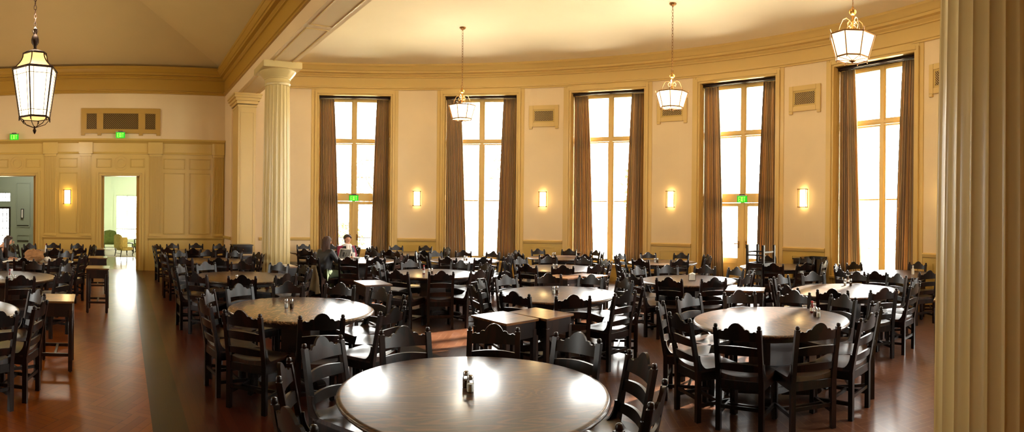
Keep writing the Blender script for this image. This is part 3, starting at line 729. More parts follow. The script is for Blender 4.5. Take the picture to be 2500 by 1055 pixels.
# ------------------------------------------------------------------ fittings on the walls
def grid_lines(mb, x0, x1, z0, z1, st, y0, y1, w):
    k = x0-(z1-z0)
    while k < x1:
        for s in (1, -1):
            a = [k, z0]; b = [k+(z1-z0), z1]
            if a[0] < x0: a = [x0, z0+(x0-k)]
            if b[0] > x1: b = [x1, z1-(k+(z1-z0)-x1)]
            if b[1] > a[1]:
                if s == 1: p, q = (a[0], a[1]), (b[0], b[1])
                else: p, q = (a[0], z1-(a[1]-z0)), (b[0], z1-(b[1]-z0))
                mb.bar((p[0], (y0+y1)/2, p[1]), (q[0], (y0+y1)/2, q[1]), w, y1-y0, up=(0, 1, 0))
        k += st
def vent(a, zc, label):
    loc = W(a, RW-.0, zc)
    o = thing('vent_grille', label, 'vent', loc, a-PI/2, 'plaster framed vents between the tall windows')
    m = MB(); m.frame(-.43, .43, -.27, .34, .12, -.05, .03)
    for s in (-1, 1): m.box(min(s*.43, s*.33), max(s*.43, s*.33), -.05, .03, -.33, -.27)
    m.obj('frame', 'trim', o, bevel=.008)
    m = MB(); m.frame(-.31, .31, -.15, .22, .04, -.035, .02); m.obj('inner_frame', 'panel', o, bevel=.004)
    m = MB(); m.box(-.27, .27, -.025, -.015, -.11, .18); m.obj('backing', 'grille', o)
    m = MB(); grid_lines(m, -.27, .27, -.11, .18, .05, -.034, -.026, .007); m.obj('lattice', 'trim', o)
for k, (ai, lab) in enumerate(((33.75, 'between the second and third tall windows'), (11.25, 'between the third and fourth tall windows'), (-11.25, 'between the fourth and fifth tall windows'), (-33.75, 'right of the fifth tall window'))):
    vent(R_(ai), 4.58, 'square cream framed lattice vent high on the wall '+lab)
o = thing('vent_grille', 'wide ochre triple-lattice vent above the panelled doorway', 'vent', ((LX(197)+LX(390))/2, D, LZ(331)))
hw = (LX(390)-LX(197))/2; hz_ = LZ(265)-LZ(331); xo = (LX(197)+LX(390))/2
m = MB()
gs = [(LX(210.6)-xo, LX(235)-xo), (LX(251)-xo, LX(336)-xo), (LX(353)-xo, LX(377.5)-xo)]; g0, g1 = LZ(316)-LZ(331), LZ(277.6)-LZ(331)
m.box(-hw, hw, -.06, 0, g1, hz_); m.box(-hw, hw, -.06, 0, .06, g0); xx = -hw
for a, b in gs: m.box(xx, a, -.06, 0, g0, g1); xx = b
m.box(xx, hw, -.06, 0, g0, g1)
for xk in (-hw, gs[0][1]+.02, gs[1][1]+.02, hw-.12): m.box(xk, xk+.12, -.06, 0, 0, .06)
m.obj('frame', 'gold', o, bevel=.006)
for a, b in gs:
    m = MB(); m.box(a, b, -.012, 0, g0, g1); m.obj('backing', 'grille', o)
    m = MB(); grid_lines(m, a, b, g0, g1, .06, -.035, -.02, .007); m.obj('lattice', 'gold', o)

def sconce(loc, rz, label):
    o = thing('wall_sconce', label, 'wall lamp', loc, rz, 'lit box sconces')
    m = MB(); m.box(-.07, .07, -.03, .0, -.14, .14); m.obj('backplate', 'bronze', o)
    m = MB()
    for s in (-1, 1):
        m.box(s*.105-.006, s*.105+.006, -.125, -.115, -.22, .22); m.box(s*.105-.006, s*.105+.006, -.04, -.03, -.22, .22)
    for z in (-.21, .21):
        m.box(-.115, .115, -.13, -.118, z-.008, z+.008); m.box(-.115, -.10, -.13, -.03, z-.008, z+.008); m.box(.10, .115, -.13, -.03, z-.008, z+.008)
        for s in (-1, 1): m.sphere((s*.112, -.124, z), .014, 8, 6)
    m.obj('frame', 'bronze', o)
    m = MB(); m.lathe([(0, -.20), (.085, -.20), (.085, .20), (0, .20)], 24, c=(0, -.05)); sh = m.obj('shade', 'sconce', o, smooth=True); sh.scale = (1, .7, 1); sh.location = (0, -.02, 0)
for ai, lab in ((56.25, 'between the leftmost and second tall windows'), (33.75, 'between the second and third tall windows'), (11.25, 'between the third and fourth tall windows'), (-11.25, 'between the fourth and fifth tall windows'), (-33.75, 'right of the fifth tall window by the column')):
    sconce(W(R_(ai), RW, 2.24), R_(ai)-PI/2, 'glowing box wall sconce '+lab)
sx_, sz_ = on_left(165, 481, D-.03); sconce((sx_, D-.04, sz_), 0, 'glowing box wall sconce on the ochre panelled wall between the doorways')

def exit_sign(loc, rz, label, w=.27, h=.17):
    o = thing('exit_sign', label, 'exit sign', loc, rz, 'green exit signs')
    m = MB(); m.box(-w/2, w/2, -.012, .012, 0, h); m.obj('panel', 'exit_green', o)
    m = MB(); m.box(-w/2-.01, w/2+.01, -.02, .02, h, h+.018); m.obj('top_rail', 'steel', o)
    m = MB(); m.box(-.07, .07, -.025, .025, h+.018, h+.04); m.obj('housing', 'black', o)
    m = MB(); lh = h*.72; z0 = h*.14; lw = w*.17; st = w*.037; y0, y1 = -.018, -.012; gap = w*.045; x = -(4*lw+3*gap-lw*.6)/2
    m.box(x, x+st, y0, y1, z0, z0+lh)
    for zz_ in (z0, z0+lh/2-st/2, z0+lh-st): m.box(x+st, x+lw*.9, y0, y1, zz_, zz_+st)
    x += lw+gap
    for p, q in (((x+st/2, z0), (x+lw-st/2, z0+lh)), ((x+lw-st/2, z0), (x+st/2, z0+lh))): m.bar((p[0], (y0+y1)/2, p[1]), (q[0], (y0+y1)/2-.0005, q[1]), st*1.1, .006, up=(0, 1, 0))
    x += lw+gap; m.box(x, x+st, y0, y1, z0, z0+lh); x += lw*.4+gap
    m.box(x, x+lw, y0, y1, z0+lh-st, z0+lh); m.box(x+lw/2-st/2, x+lw/2+st/2, y0, y1, z0, z0+lh-st)
    m.obj('lettering', 'exit_letter', o)
exit_sign((LX(37), D-.20, ZE-.02), 0, 'green EXIT sign above the far-left doorway, by the lantern')
exit_sign((LX(293), D-.20, ZE+.01), 0, 'green EXIT sign below the wide ochre vent, above the open doorway')
for i, lab in ((0, 'leftmost'), (3, 'fourth')):
    l = W(WA[i], RW*math.cos(math.asin(1.26/RW))+.385, 2.16)
    exit_sign(l, WA[i]-PI/2, 'green EXIT sign on the glass door of the %s tall window' % lab)

# ------------------------------------------------------------------ hanging lamps
def chain(mb, z0, z1, w=.018, l=.075, wire=.0042):
    k = 0; z = z0
    while z < z1-.01:
        pts = []
        for q in range(10):
            a = 2*PI*q/10; px = w*math.cos(a); pz = l/2*math.sin(a)
            pts.append((px, 0, z+l/2+pz) if k % 2 == 0 else (0, px, z+l/2+pz))
        mb.tube(pts, wire, 5, closed=True); z += l*.80; k += 1
def octo(r, z, n=8, rot=PI/8): return [(r*math.cos(2*PI*k/n+rot), r*math.sin(2*PI*k/n+rot), z) for k in range(n)]
def pendant(x, y, zc, label, rot=0):
    o = thing('pendant_lamp', label, 'pendant lamp', (x, y, 0), rot, 'octagonal pendant lamps of the curved room')
    zr, zb = 4.28, 3.98; rt, rb = .325, .235
    m = MB(); m.lathe([(0, zc), (.075, zc), (.07, zc-.02), (.045, zc-.04), (.015, zc-.06), (0, zc-.06)], 20); m.obj('ceiling_rose', 'bronze', o, smooth=True)
    m = MB(); chain(m, 4.76, zc-.05); m.obj('chain', 'bronze', o)
    m = MB(); m.tube([(.035*math.cos(q*PI/6), 0, 4.735+.035*math.sin(q*PI/6)) for q in range(12)], .006, 6, closed=True); m.obj('ring', 'bronze', o, smooth=True)
    m = MB(); m.lathe([(0, 4.71), (.015, 4.70), (.02, 4.68), (.055, 4.65), (.05, 4.61), (.02, 4.58), (.015, 4.5), (.02, zr+.08), (0, zr+.08)], 16); m.obj('stem', 'brass', o, smooth=True)
    for k in range(4):
        a = k*PI/2+PI/8; c_, s_ = math.cos(a), math.sin(a); m = MB()
        m.tube([(r*c_, r*s_, z) for r, z in ((.02, 4.46), (.05, 4.50), (.10, 4.53), (.15, 4.50), (.19, 4.42), (.22, 4.33), (.26, zr+.01))], .007, 6)
        m.tube([(r*c_, r*s_, z) for r, z in ((.05, 4.50), (.085, 4.46), (.07, 4.41), (.04, 4.43))], .006, 6); m.obj('scroll_arm', 'bronze', o, smooth=True)
    T, B = octo(rt, zr), octo(rb, zb)
    m = MB()
    m.tube(T, .012, 6, closed=True); m.tube(B, .012, 6, closed=True)
    for k in range(8):
        m.tube([T[k], B[k]], .009, 6); m.tube([B[k], (B[k][0], B[k][1], zb-.035)], .007, 6)
        m.tube([B[k], (0, 0, zb-.03)], .005, 5)
        if k % 2 == 0: m.tube([T[k], (T[k][0]*1.06, T[k][1]*1.06, zr+.05)], .008, 6)
    m.obj('frame', 'bronze', o)
    m = MB(); m.lathe([(0, zb-.06), (.02, zb-.05), (.045, zb-.035), (.02, zb-.015), (0, zb-.01)], 12); m.obj('finial', 'bronze', o, smooth=True)
    for k in range(8):
        k2 = (k+1) % 8; s = .97; m = MB(); vs = [Vector(p)*1 for p in (T[k], T[k2], B[k2], B[k])]
        vs = [Vector((v.x*s, v.y*s, v.z)) for v in vs]; m.add(vs+[Vector((v.x*.985, v.y*.985, v.z)) for v in vs], [(0, 1, 2, 3), (7, 6, 5, 4), (0, 4, 5, 1), (1, 5, 6, 2), (2, 6, 7, 3), (3, 7, 4, 0)])
        m.obj('glass_panel', 'lamp', o)
    m = MB(); m.lathe([(0, zb-.008), (rb*.95, zb+.004), (rb*.95, zb+.010), (0, zb+.002)], 8, rot=PI/8); m.obj('glass_bottom', 'lamp', o)
    m = MB(); m.lathe([(rt*.93, zr), (rt*.93, zr+.006), (.1, zr+.05), (.1, zr+.044)], 8, rot=PI/8); m.obj('top_plate', 'brass', o)
pendant(7.28, 10.16, ZC, 'brass pendant lamp hanging in front of the second tall window', .2)
pendant(9.28, 5.83, ZC, 'brass pendant lamp hanging between the third and fourth windows', .05)
pendant(7.30, 1.69, ZC, 'brass pendant lamp nearest the right column, before the fifth window', .3)
def lantern(x, y, label, rot=0, zt_=6.7):
    o = thing('hanging_lantern', label, 'lantern', (x, y, 0), rot, 'tapering hall lanterns')
    zr, zb, zn = 3.97, 3.23, 4.22; rt, rb, rn = .36, .245, .19; N = 6; ro = .1
    T, B, NK = octo(rt, zr, N, ro), octo(rb, zb, N, ro), octo(rn, zn, N, ro)
    m = MB(); m.lathe([(0, zt_), (.08, zt_), (.06, zt_-.03), (0, zt_-.06)], 16); m.obj('ceiling_rose', 'dark_bronze', o)
    m = MB(); chain(m, 4.64, zt_-.04, .02, .085, .006); m.obj('chain', 'dark_bronze', o)
    m = MB(); m.lathe([(0, 4.66), (.012, 4.65), (.03, 4.62), (.014, 4.58), (.02, 4.54), (.05, 4.50), (.062, 4.45), (.058, 4.40), (.03, 4.36), (.022, 4.32), (.04, 4.30), (.16, 4.25), (rn, zn+.01), (0, zn+.01)], 18)
    for k in range(6):
        a = k*PI/3; m.tube([(.02*math.cos(a), .02*math.sin(a), 4.54), (.045*math.cos(a), .045*math.sin(a), 4.60), (.06*math.cos(a), .06*math.sin(a), 4.61)], [.008, .006, .002], 5)
    m.obj('pineapple_finial', 'dark_bronze', o, smooth=True)
    m = MB()
    for a_, b_, r in ((T, T, .02), (B, B, .017), (NK, NK, .014)): m.tube(a_, r, 6, closed=True)
    for k in range(N):
        m.tube([T[k], B[k]], .012, 6)
        mids = []
        for q in range(6):
            f = q/5; r = rn+(rt-rn)*(f**2.0); z = zn+(zr-zn)*f; a = 2*PI*k/N+ro; mids.append((r*math.cos(a), r*math.sin(a), z))
        m.tube(mids, .010, 6)
        m.tube([B[k], (B[k][0]*1.03, B[k][1]*1.03, zb-.06)], [.016, .008], 6)
        m.tube([(B[k][0], B[k][1], zb-.02), (B[k][0]*.7, B[k][1]*.7, zb-.10), (0, 0, zb-.16)], .006, 6)
    m.obj('frame', 'dark_bronze', o)
    m = MB(); m.lathe([(0, zb-.26), (.015, zb-.24), (.03, zb-.20), (.015, zb-.17), (.01, zb-.13), (0, zb-.13)], 12); m.obj('bottom_finial', 'dark_bronze', o, smooth=True)
    for k in range(N):
        k2 = (k+1) % N; s = .965
        vs = [Vector((p[0]*s, p[1]*s, p[2])) for p in (T[k], T[k2], B[k2], B[k])]
        m = MB(); m.add(vs+[Vector((v.x*.985, v.y*.985, v.z)) for v in vs], [(0, 1, 2, 3), (7, 6, 5, 4), (0, 4, 5, 1), (1, 5, 6, 2), (2, 6, 7, 3), (3, 7, 4, 0)]); m.obj('glass_panel', 'lamp', o)
        m = MB(); vs = [v*1.0 for v in (Vector(T[k]), Vector(T[k2]), Vector(B[k2]), Vector(B[k]))]
        vs = [Vector((v.x*.985, v.y*.985, v.z)) for v in vs]; L_ = lambda a_, b_, f: a_+(b_-a_)*f
        for f in (.13, .87): m.tube([L_(vs[0], vs[3], f), L_(vs[1], vs[2], f)], .0045, 4)
        for f in (.2, .8): m.tube([L_(vs[0], vs[1], f), L_(vs[3], vs[2], f)], .0045, 4)
        m.obj('leading', 'dark_bronze', o)
        m = MB(); qs = []
        for q in range(6):
            f = q/5; r = (rn+(rt-rn)*(f**2.0))*.965; z = zn+(zr-zn)*f
            for kk in (k, k2): a = 2*PI*kk/N+ro; qs.append((r*math.cos(a), r*math.sin(a), z))
        m.add(qs, [(2*q, 2*q+1, 2*q+3, 2*q+2) for q in range(5)]); m.obj('crown_glass', 'lamp_dim', o)
    m = MB(); m.lathe([(0, zb-.005), (rb*.95, zb-.005), (rb*.95, zb+.002), (0, zb+.002)], N, rot=ro); m.obj('glass_bottom', 'lamp_dim', o)
hx, hy = -1.42, 8.38
lantern(hx, hy, 'tall six-sided leaded lantern hanging at the far left over the aisle tables', .35, ZC+1.35)

# ------------------------------------------------------------------ the chair
def crest_profile(w, z0):
    # camel-back outline: left end, small scroll, hump, and back again
    pts = [(-w, z0)]
    half = [(-w, .072), (-w*.86, .082), (-w*.78, .074), (-w*.66, .076), (-w*.60, .092), (-w*.50, .098), (-w*.43, .094), (-w*.34, .118), (-w*.22, .137), (-w*.1, .146), (0, .149)]
    pts += [(x, z0+z) for x, z in half]
    pts += [(-x, z0+z) for x, z in half[-2::-1]]
    pts.append((w, z0)); return pts
def make_chair_meshes():
    S = {}
    def lean(z): return 0 if z < .42 else -(z-.42)*.19
    def post(s):
        m = MB(); x = s*.185
        zs = [0, .2, .42, .6, .75, .865]
        for k in range(len(zs)-1):
            pass
        secs = []
        for z in zs:
            w_, d_ = (.042, .042) if z < .5 else (.040-.004*(z-.5), .034)
            xx = s*(.185+.0*z); y = -.20+lean(z); secs.append([(xx-w_/2, y-d_/2, z), (xx+w_/2, y-d_/2, z), (xx+w_/2, y+d_/2, z), (xx-w_/2, y+d_/2, z)])
        vs = [p for sc in secs for p in sc]; n_ = len(secs)
        m.add(vs, [(3, 2, 1, 0), tuple((n_-1)*4+k for k in range(4))]+[(i*4+k, i*4+(k+1) % 4, (i+1)*4+(k+1) % 4, (i+1)*4+k) for i in range(n_-1) for k in range(4)])
        yt = -.20+lean(.88)
        m.lathe([(0, .862), (.0175, .864), (.0155, .868), (.0155, .870), (.0178, .873), (.0178, .886), (.0135, .895), (0, .899)], 12, c=(s*.185, yt))
        return m.mesh('rear_post', 'chair', smooth=True)
    S['rear_post'] = [post(-1), post(1)]
    def curved(prof, name, z_mid, th=.02, bow=.022):
        # board between posts, bowed backwards, following the lean
        m = MB(); n_ = len(prof)
        f = lambda x, z, o: (x, -.20+lean(z)-bow*(1-(x/.17)**2)+o, z)
        # triangulate as strips between the top outline and the bottom edge
        xs = [p for p in prof]
        top = xs[1:-1]; zb = xs[0][1]
        vs = []
        for x, z in top:
            vs += [f(x, z, -th/2), f(x, z, th/2), f(x, zb, th/2), f(x, zb, -th/2)]
        k_ = len(top)
        fs = [(i*4+j, i*4+(j+1) % 4, (i+1)*4+(j+1) % 4, (i+1)*4+j) for i in range(k_-1) for j in range(4)]+[(0, 1, 2, 3), ((k_-1)*4+3, (k_-1)*4+2, (k_-1)*4+1, (k_-1)*4)]
        m.add(vs, fs); return m.mesh(name, 'chair', smooth=True)
    S['crest_rail'] = [curved(crest_profile(.168, .768), 'crest_rail', .8)]
    def slat(z0, h):
        w = .168; pts = [(-w, z0)]+[(-w+2*w*k/12, z0+h+.012*math.sin(PI*k/12)) for k in range(13)]+[(w, z0)]
        return curved(pts, 'slat', z0)
    S['slat'] = [slat(.645, .065), slat(.51, .055)]
    # saddle seat: thin dished board
    m = MB(); nx, ny = 12, 10; top = []; bot = []
    for j in range(ny+1):
        v = j/ny; y = -.205+v*.415; hw = .205+.022*v
        for i in range(nx+1):
            u = i/nx*2-1
            dish = -.014*(1-u*u)*math.sin(PI*min(1, v*1.15))
            up = .035*max(0, 1-v*5)**2*abs(u)**2
            top.append((u*hw, y, .455+dish+up)); bot.append((u*hw, y, .425))
    N_ = (nx+1)*(ny+1); fs = []
    idx = lambda i, j: j*(nx+1)+i
    for j in range(ny):
        for i in range(nx):
            fs.append((idx(i, j), idx(i+1, j), idx(i+1, j+1), idx(i, j+1))); fs.append(tuple(N_+q for q in (idx(i, j), idx(i, j+1), idx(i+1, j+1), idx(i+1, j))))
    rim = [idx(i, 0) for i in range(nx+1)]+[idx(nx, j) for j in range(1, ny+1)]+[idx(i, ny) for i in range(nx-1, -1, -1)]+[idx(0, j) for j in range(ny-1, 0, -1)]
    for k in range(len(rim)): a, b = rim[k], rim[(k+1) % len(rim)]; fs.append((a, a+N_, b+N_, b))
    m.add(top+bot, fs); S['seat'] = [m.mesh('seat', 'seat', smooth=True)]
    m = MB(); m.box(-.165, .165, -.215, -.19, .35, .425); m.box(-.19, .19, .165, .19, .35, .425); m.bar((-.19, -.2, .3875), (-.20, .18, .3875), .024, .075); m.bar((.19, -.2, .3875), (.20, .18, .3875), .024, .075)
    S['seat_frame'] = [m.mesh('seat_frame', 'chair', bevel=.003, segs=1)]
    # curved shoulder where the seat side sweeps up into the post
    def shoulder(s):
        m = MB(); pr_ = []
        for k in range(9):
            a = PI/2*k/8; pr_.append((-.19+.085*(1-math.sin(a)) if False else -.195+.10*(1-math.sin(a)), .445+.13*(1-math.cos(a))))
        poly = [(-.205, .44)]+[(-.10, .44)]+[(p[0], p[1]) for p in pr_]+[(-.225, .575)]
        m.prism(poly, s*.198-.011, s*.198+.011, 'x'); return m.mesh('side_bracket', 'chair', bevel=.002, segs=1)
    S['side_bracket'] = [shoulder(-1), shoulder(1)]
    S['front_leg'] = []
    for s in (-1, 1):
        m = MB(); x = s*.195; m.box(x-.022, x+.022, .155, .199, 0.008, .43); m.lathe([(0, 0), (.014, 0), (.014, .01), (0, .01)], 8, c=(x, .177)); S['front_leg'].append(m.mesh('front_leg', 'chair', bevel=.003, segs=1))
    st = []
    m = MB(); m.bar((-.185, -.2, .20), (.185, -.2, .20), .018, .03); st.append(m.mesh('stretcher', 'chair'))
    for s in (-1, 1):
        m = MB(); m.bar((s*.185, -.2, .14), (s*.195, .18, .14), .02, .03); st.append(m.mesh('stretcher', 'chair'))
    m = MB(); m.bar((-.19, .02, .14), (.19, .02, .14), .02, .03); st.append(m.mesh('stretcher', 'chair'))
    S['stretcher'] = st
    return S
CM = make_chair_meshes()
GRP = 'ladder-back chairs around the round tables'
def first_chair():
    o = thing('dining_chair', 'x', 'chair', (0, 0, 0), 0, GRP)
    for n_, ml in CM.items():
        for me in ml: link(n_, me, o)
    return o
chair0 = first_chair()
remember(chair0)
joined = bpy.data.meshes.new('dining_chair'); bm = bmesh.new()
for ml in CM.values():
    for me in ml: bm.from_mesh(me)
bm.to_mesh(joined); bm.free(); joined.materials.append(M['chair']); joined.polygons.foreach_set('use_smooth', [True]*len(joined.polygons)); joined.set_sharp_from_angle(angle=R_(38))
used = [False]
def place_chair(x, y, rz, label, z=0, tilt=None):
    if math.hypot(x, y) > 13.2 and not tilt:
        o = link('dining_chair', joined); tag(o, label, 'chair', GRP)
    elif not used[0]:
        o = chair0; used[0] = True
    else: o = copy_tree(chair0)
    o.location = (x, y, z); o.rotation_euler = tilt if tilt else (0, 0, rz); o['label'] = label
    return o

# ------------------------------------------------------------------ round tables
TABLES = {'A': (1.84, 2.43), 'B': (1.83, 5.39), 'C': (1.83, 8.3), 'D': (1.83, 11.2), 'E': (1.83, 14.0),
'F': (4.96, 1.94), 'G': (5.0, 4.84), 'H': (5.0, 7.78), 'I': (5.0, 10.7), 'J': (5.0, 13.3),
'K': (7.46, 4.34), 'L': (7.48, 7.25), 'M': (7.1, 9.75), 'N': (7.35, 1.78),
'O': (10.1, 6.55), 'P': (9.45, 9.1), 'Q': (10.5, 4.0), 'R': (9.8, 1.5), 'S': (7.05, 12.15),
'T': (-1.8, 5.2), 'U': (-1.8, 8.1), 'V': (-1.8, 10.8), 'W': (-1.8, 13.6), 'X': (-4.6, 12.8)}
TN = {'A': 'the large foreground table', 'B': 'the swirl-grained table', 'C': 'the third table right of the aisle', 'D': 'the fourth table right of the aisle', 'E': 'the last table right of the aisle',
'F': 'the right foreground table', 'G': 'the table behind the paired side tables', 'H': 'the table with the dark-sauce bottle', 'I': 'the table with two seated people', 'J': 'the table behind the two seated people',
'K': 'the table with the napkin holder', 'L': 'the table before the third window', 'M': 'the table before the second window', 'N': 'the broad table beside the right column',
'O': 'the wall table between windows three and four', 'P': 'the wall table between windows two and three', 'Q': 'the table carrying an upturned chair', 'R': 'the wall table before window five', 'S': 'the wall table between windows one and two',
'T': 'the nearest table left of the aisle', 'U': 'the second table left of the aisle', 'V': 'the table with newspaper and bag', 'W': 'the last table left of the aisle', 'X': 'the farthest-left table'}
tm = {}
def table_meshes():
    prof = [(0, .722), (.735, .722), (.755, .727), (.767, .737), (.770, .746), (.765, .755), (.755, .760), (.742, .762), (0, .762)]
    m = MB(); m.lathe(prof, 96); tm['top'] = m.mesh('tabletop', 'top', smooth=True)
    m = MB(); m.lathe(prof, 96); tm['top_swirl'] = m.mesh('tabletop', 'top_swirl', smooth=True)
    m = MB(); m.lathe([(.56, .66), (.60, .66), (.60, .722), (.56, .722)], 48); tm['apron'] = m.mesh('apron', 'dark', smooth=True)
    m = MB(); m.box(-.16, .16, -.16, .16, .08, .69); m.box(-.30, .30, -.05, .05, .62, .722); m.box(-.05, .05, -.30, .30, .62, .722); m.box(-.19, .19, -.19, .19, .08, .14)
    tm['ped'] = m.mesh('pedestal', 'dark', bevel=.006)
    m = MB(); m.prism([(.10, .035), (.44, .035), (.49, .06), (.50, .09), (.47, .115), (.40, .12), (.30, .13), (.18, .17), (.10, .20)], -.05, .05); m.lathe([(0, 0), (.025, 0), (.025, .036), (0, .036)], 10, c=(.44, 0))
    tm['foot'] = m.mesh('foot', 'dark', bevel=.006)
table_meshes()
GT = 'round pedestal dining tables'
for k, (x, y_) in TABLES.items():
    nm = TN[k][4:]
    lab = {'A': 'large round oak table in the foreground with two shakers', 'B': 'round oak table with pale swirling grain and two shakers',
           'C': 'third round oak table right of the aisle, left of the fluted column', 'D': 'fourth round oak table right of the aisle', 'E': 'last round oak table right of the aisle, near the panelled wall',
           'F': 'round oak table at right foreground with sunlit glare', 'G': 'round oak table just behind the paired side tables', 'H': 'round oak table holding a sauce bottle and shakers',
           'I': 'round oak table where two people sit with a laptop', 'J': 'round oak table behind the two seated people', 'K': 'round oak table with a white napkin holder',
           'L': 'round oak table before the third window with two shakers', 'M': 'glaring round oak table before the second window', 'N': 'broad round oak table left of the right column',
           'O': 'round oak table at the wall between windows three and four', 'P': 'round oak table at the wall between windows two and three', 'Q': 'round oak table with a chair upturned on it',
           'R': 'round oak table at the wall before the fifth window', 'S': 'round oak table at the wall between windows one and two', 'T': 'nearest round oak table left of the aisle',
           'U': 'second round oak table left of the aisle with a red-capped bottle', 'V': 'round oak table with an open newspaper and paper bag', 'W': 'last round oak table left of the aisle', 'X': 'farthest-left round oak table by the left doorway'}[k]
    rz = {'B': .9, 'A': -.5}.get(k, random.uniform(0, 3))
    o = thing('round_table', lab, 'table', (x, y_, 0), rz, GT)
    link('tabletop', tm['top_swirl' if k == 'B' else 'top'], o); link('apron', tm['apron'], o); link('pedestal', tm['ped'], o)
    for q in range(4):
        f = link('foot', tm['foot'], o); f.rotation_euler = (0, 0, q*PI/2+PI/4)

HC = .93
PX = {
'A': [(700, 985), (1438, 1043), (1620, 938), (1561, 857), (1414, 806), (1168, 785), (982, 791), (816, 808), (682, 880)],
'B': [(606, 755), (792, 761), (980, 742), (994, 718), (936, 704), (828, 690), (708, 688), (583.6, 691), (507, 706), (486, 722)],
'F': [(2008, 774), (2132, 755), (2155, 742), (2052, 715), (1926, 706), (1774, 706), (1666, 714), (1612, 728), (1650, 757), (1790, 772)],
'G': [(1270, 709), (1404, 717), (1528, 706), (1574, 692), (1524, 680), (1456, 671), (1358, 669), (1242, 672), (1170, 682), (1172, 699)],
'H': [(978, 658), (1092, 658), (1172, 655), (1192, 646), (1170, 642), (1100, 637), (1023, 636), (944, 638), (916, 648)],
'K': [(1738, 672), (1812, 668), (1804, 656), (1788, 652), (1720, 647), (1632, 646), (1556, 652), (1520, 656), (1544, 664), (1624, 670)],
'N': [(2077, 696), (2194, 692), (2240, 680), (2223, 674), (2165, 662), (2112, 658), (2040, 657), (1968, 662), (1912, 670), (1960, 692)],
'T': [(40, 750), (85, 737), (53, 705)],
'U': [(10, 677), (112, 674), (200, 662), (205, 643), (147.5, 646.5), (90, 637), (48, 642)],
'R': [(2270, 658), (2274, 646), (2204, 642), (2124, 641), (2066, 643), (2054, 655), (2112, 660)],
'Q': [(1913, 640), (1970, 639), (2012, 634), (1990, 630), (1948, 628), (1878, 624)],
'L': [(1388, 642), (1466, 642), (1484, 638), (1470, 630), (1416, 628), (1344, 626), (1288, 627), (1240, 636), (1298, 641)],
}
EVEN = {'C': (10, -175), 'D': (10, -165), 'E': (10, -171), 'I': (9, -147), 'J': (8, -130), 'M': (9, -145), 'O': (8, -127), 'P': (8, -150), 'S': (8, -146), 'V': (9, -128), 'W': (10, -118), 'X': (8, -100)}
EXTRA = {'C': [25]}
PLACED = []
for k, (tx, ty) in TABLES.items():
    ang = []
    if k in PX:
        for x, y_ in PX[k]:
            X, Y = at(x, y_, HC); dx, dy = X-tx, Y-ty; r = min(1.24, max(1.05, math.hypot(dx, dy))) if k in 'AB' else min(1.16, max(1.06, math.hypot(dx, dy)))
            ang.append([math.atan2(dy, dx), r])
        ang.sort()
        mg = R_(35.8)
        for it in range(200):
            for i in range(len(ang)):
                j = (i+1) % len(ang); g = (ang[j][0]-ang[i][0]) % (2*PI)
                if len(ang) > 1 and g < mg: ang[i][0] -= (mg-g)*.25; ang[j][0] += (mg-g)*.25
    else:
        n_, ph = EVEN[k]
        rnd = random.Random(k)
        ang = [[R_(ph)+2*PI*i/n_+rnd.uniform(-.02, .02), rnd.uniform(1.08, 1.12)] for i in range(n_)]
        if k == 'I':
            ang = [[R_(a), r] for a, r in ((-160, 1.40), (-128, 1.15), (-98, 1.08), (-62, 1.06), (-28, 1.05), (10, 1.05), (48, 1.08), (93, 1.10), (140, 1.06))]
        if k == 'V':
            ang = [[R_(a), r] for a, r in ((-170, 1.22), (-128, 1.08), (-92, 1.08), (-57, 1.1), (-18, 1.08), (20, 1.05), (58, 1.05), (95, 1.05), (135, 1.05))]
    items = []
    for a, r in ang:
        cx_, cy_ = tx+r*math.cos(a), ty+r*math.sin(a)
        d = math.hypot(cx_, cy_); al = math.atan2(cx_, cy_); px = 1250+F*(al+PSI)
        if d < .8 or px < -60 or px > 2420: continue
        # origin of the chair: crest centre is .315 m behind it
        ox, oy = tx+(r-.315)*math.cos(a), ty+(r-.315)*math.sin(a)
        items.append((math.hypot(cx_, cy_) < math.hypot(tx, ty), px, ox, oy, a+PI/2))
    for near in (True, False):
        L_ = sorted([q for q in items if q[0] == near], key=lambda q: q[1]); n_ = len(L_)
        for i, q in enumerate(L_):
            if n_ == 1: pos = 'only one'
            elif i == 0: pos = 'leftmost'
            elif i == n_-1: pos = 'rightmost'
            else: pos = ['', 'second from left', 'third from left', 'fourth from left', 'fifth from left', 'sixth from left', 'seventh from left'][i]
            # rz: chair faces +y in its own frame, towards the table
            PLACED.append((q[2], q[3], k))
            place_chair(q[2], q[3], q[4], 'dark oak chair, %s side %s, %s' % ('near' if near else 'far', pos, TN[k].replace('the ', '')))
# a chair upturned on a table
qx, qy = TABLES['Q']
th = R_(170)
place_chair(qx+.62*math.cos(th), qy+.62*math.sin(th), 0, 'upturned dark oak chair resting seat-down on the table before the fourth window', z=.762+.472, tilt=(PI, 0, th-PI/2))

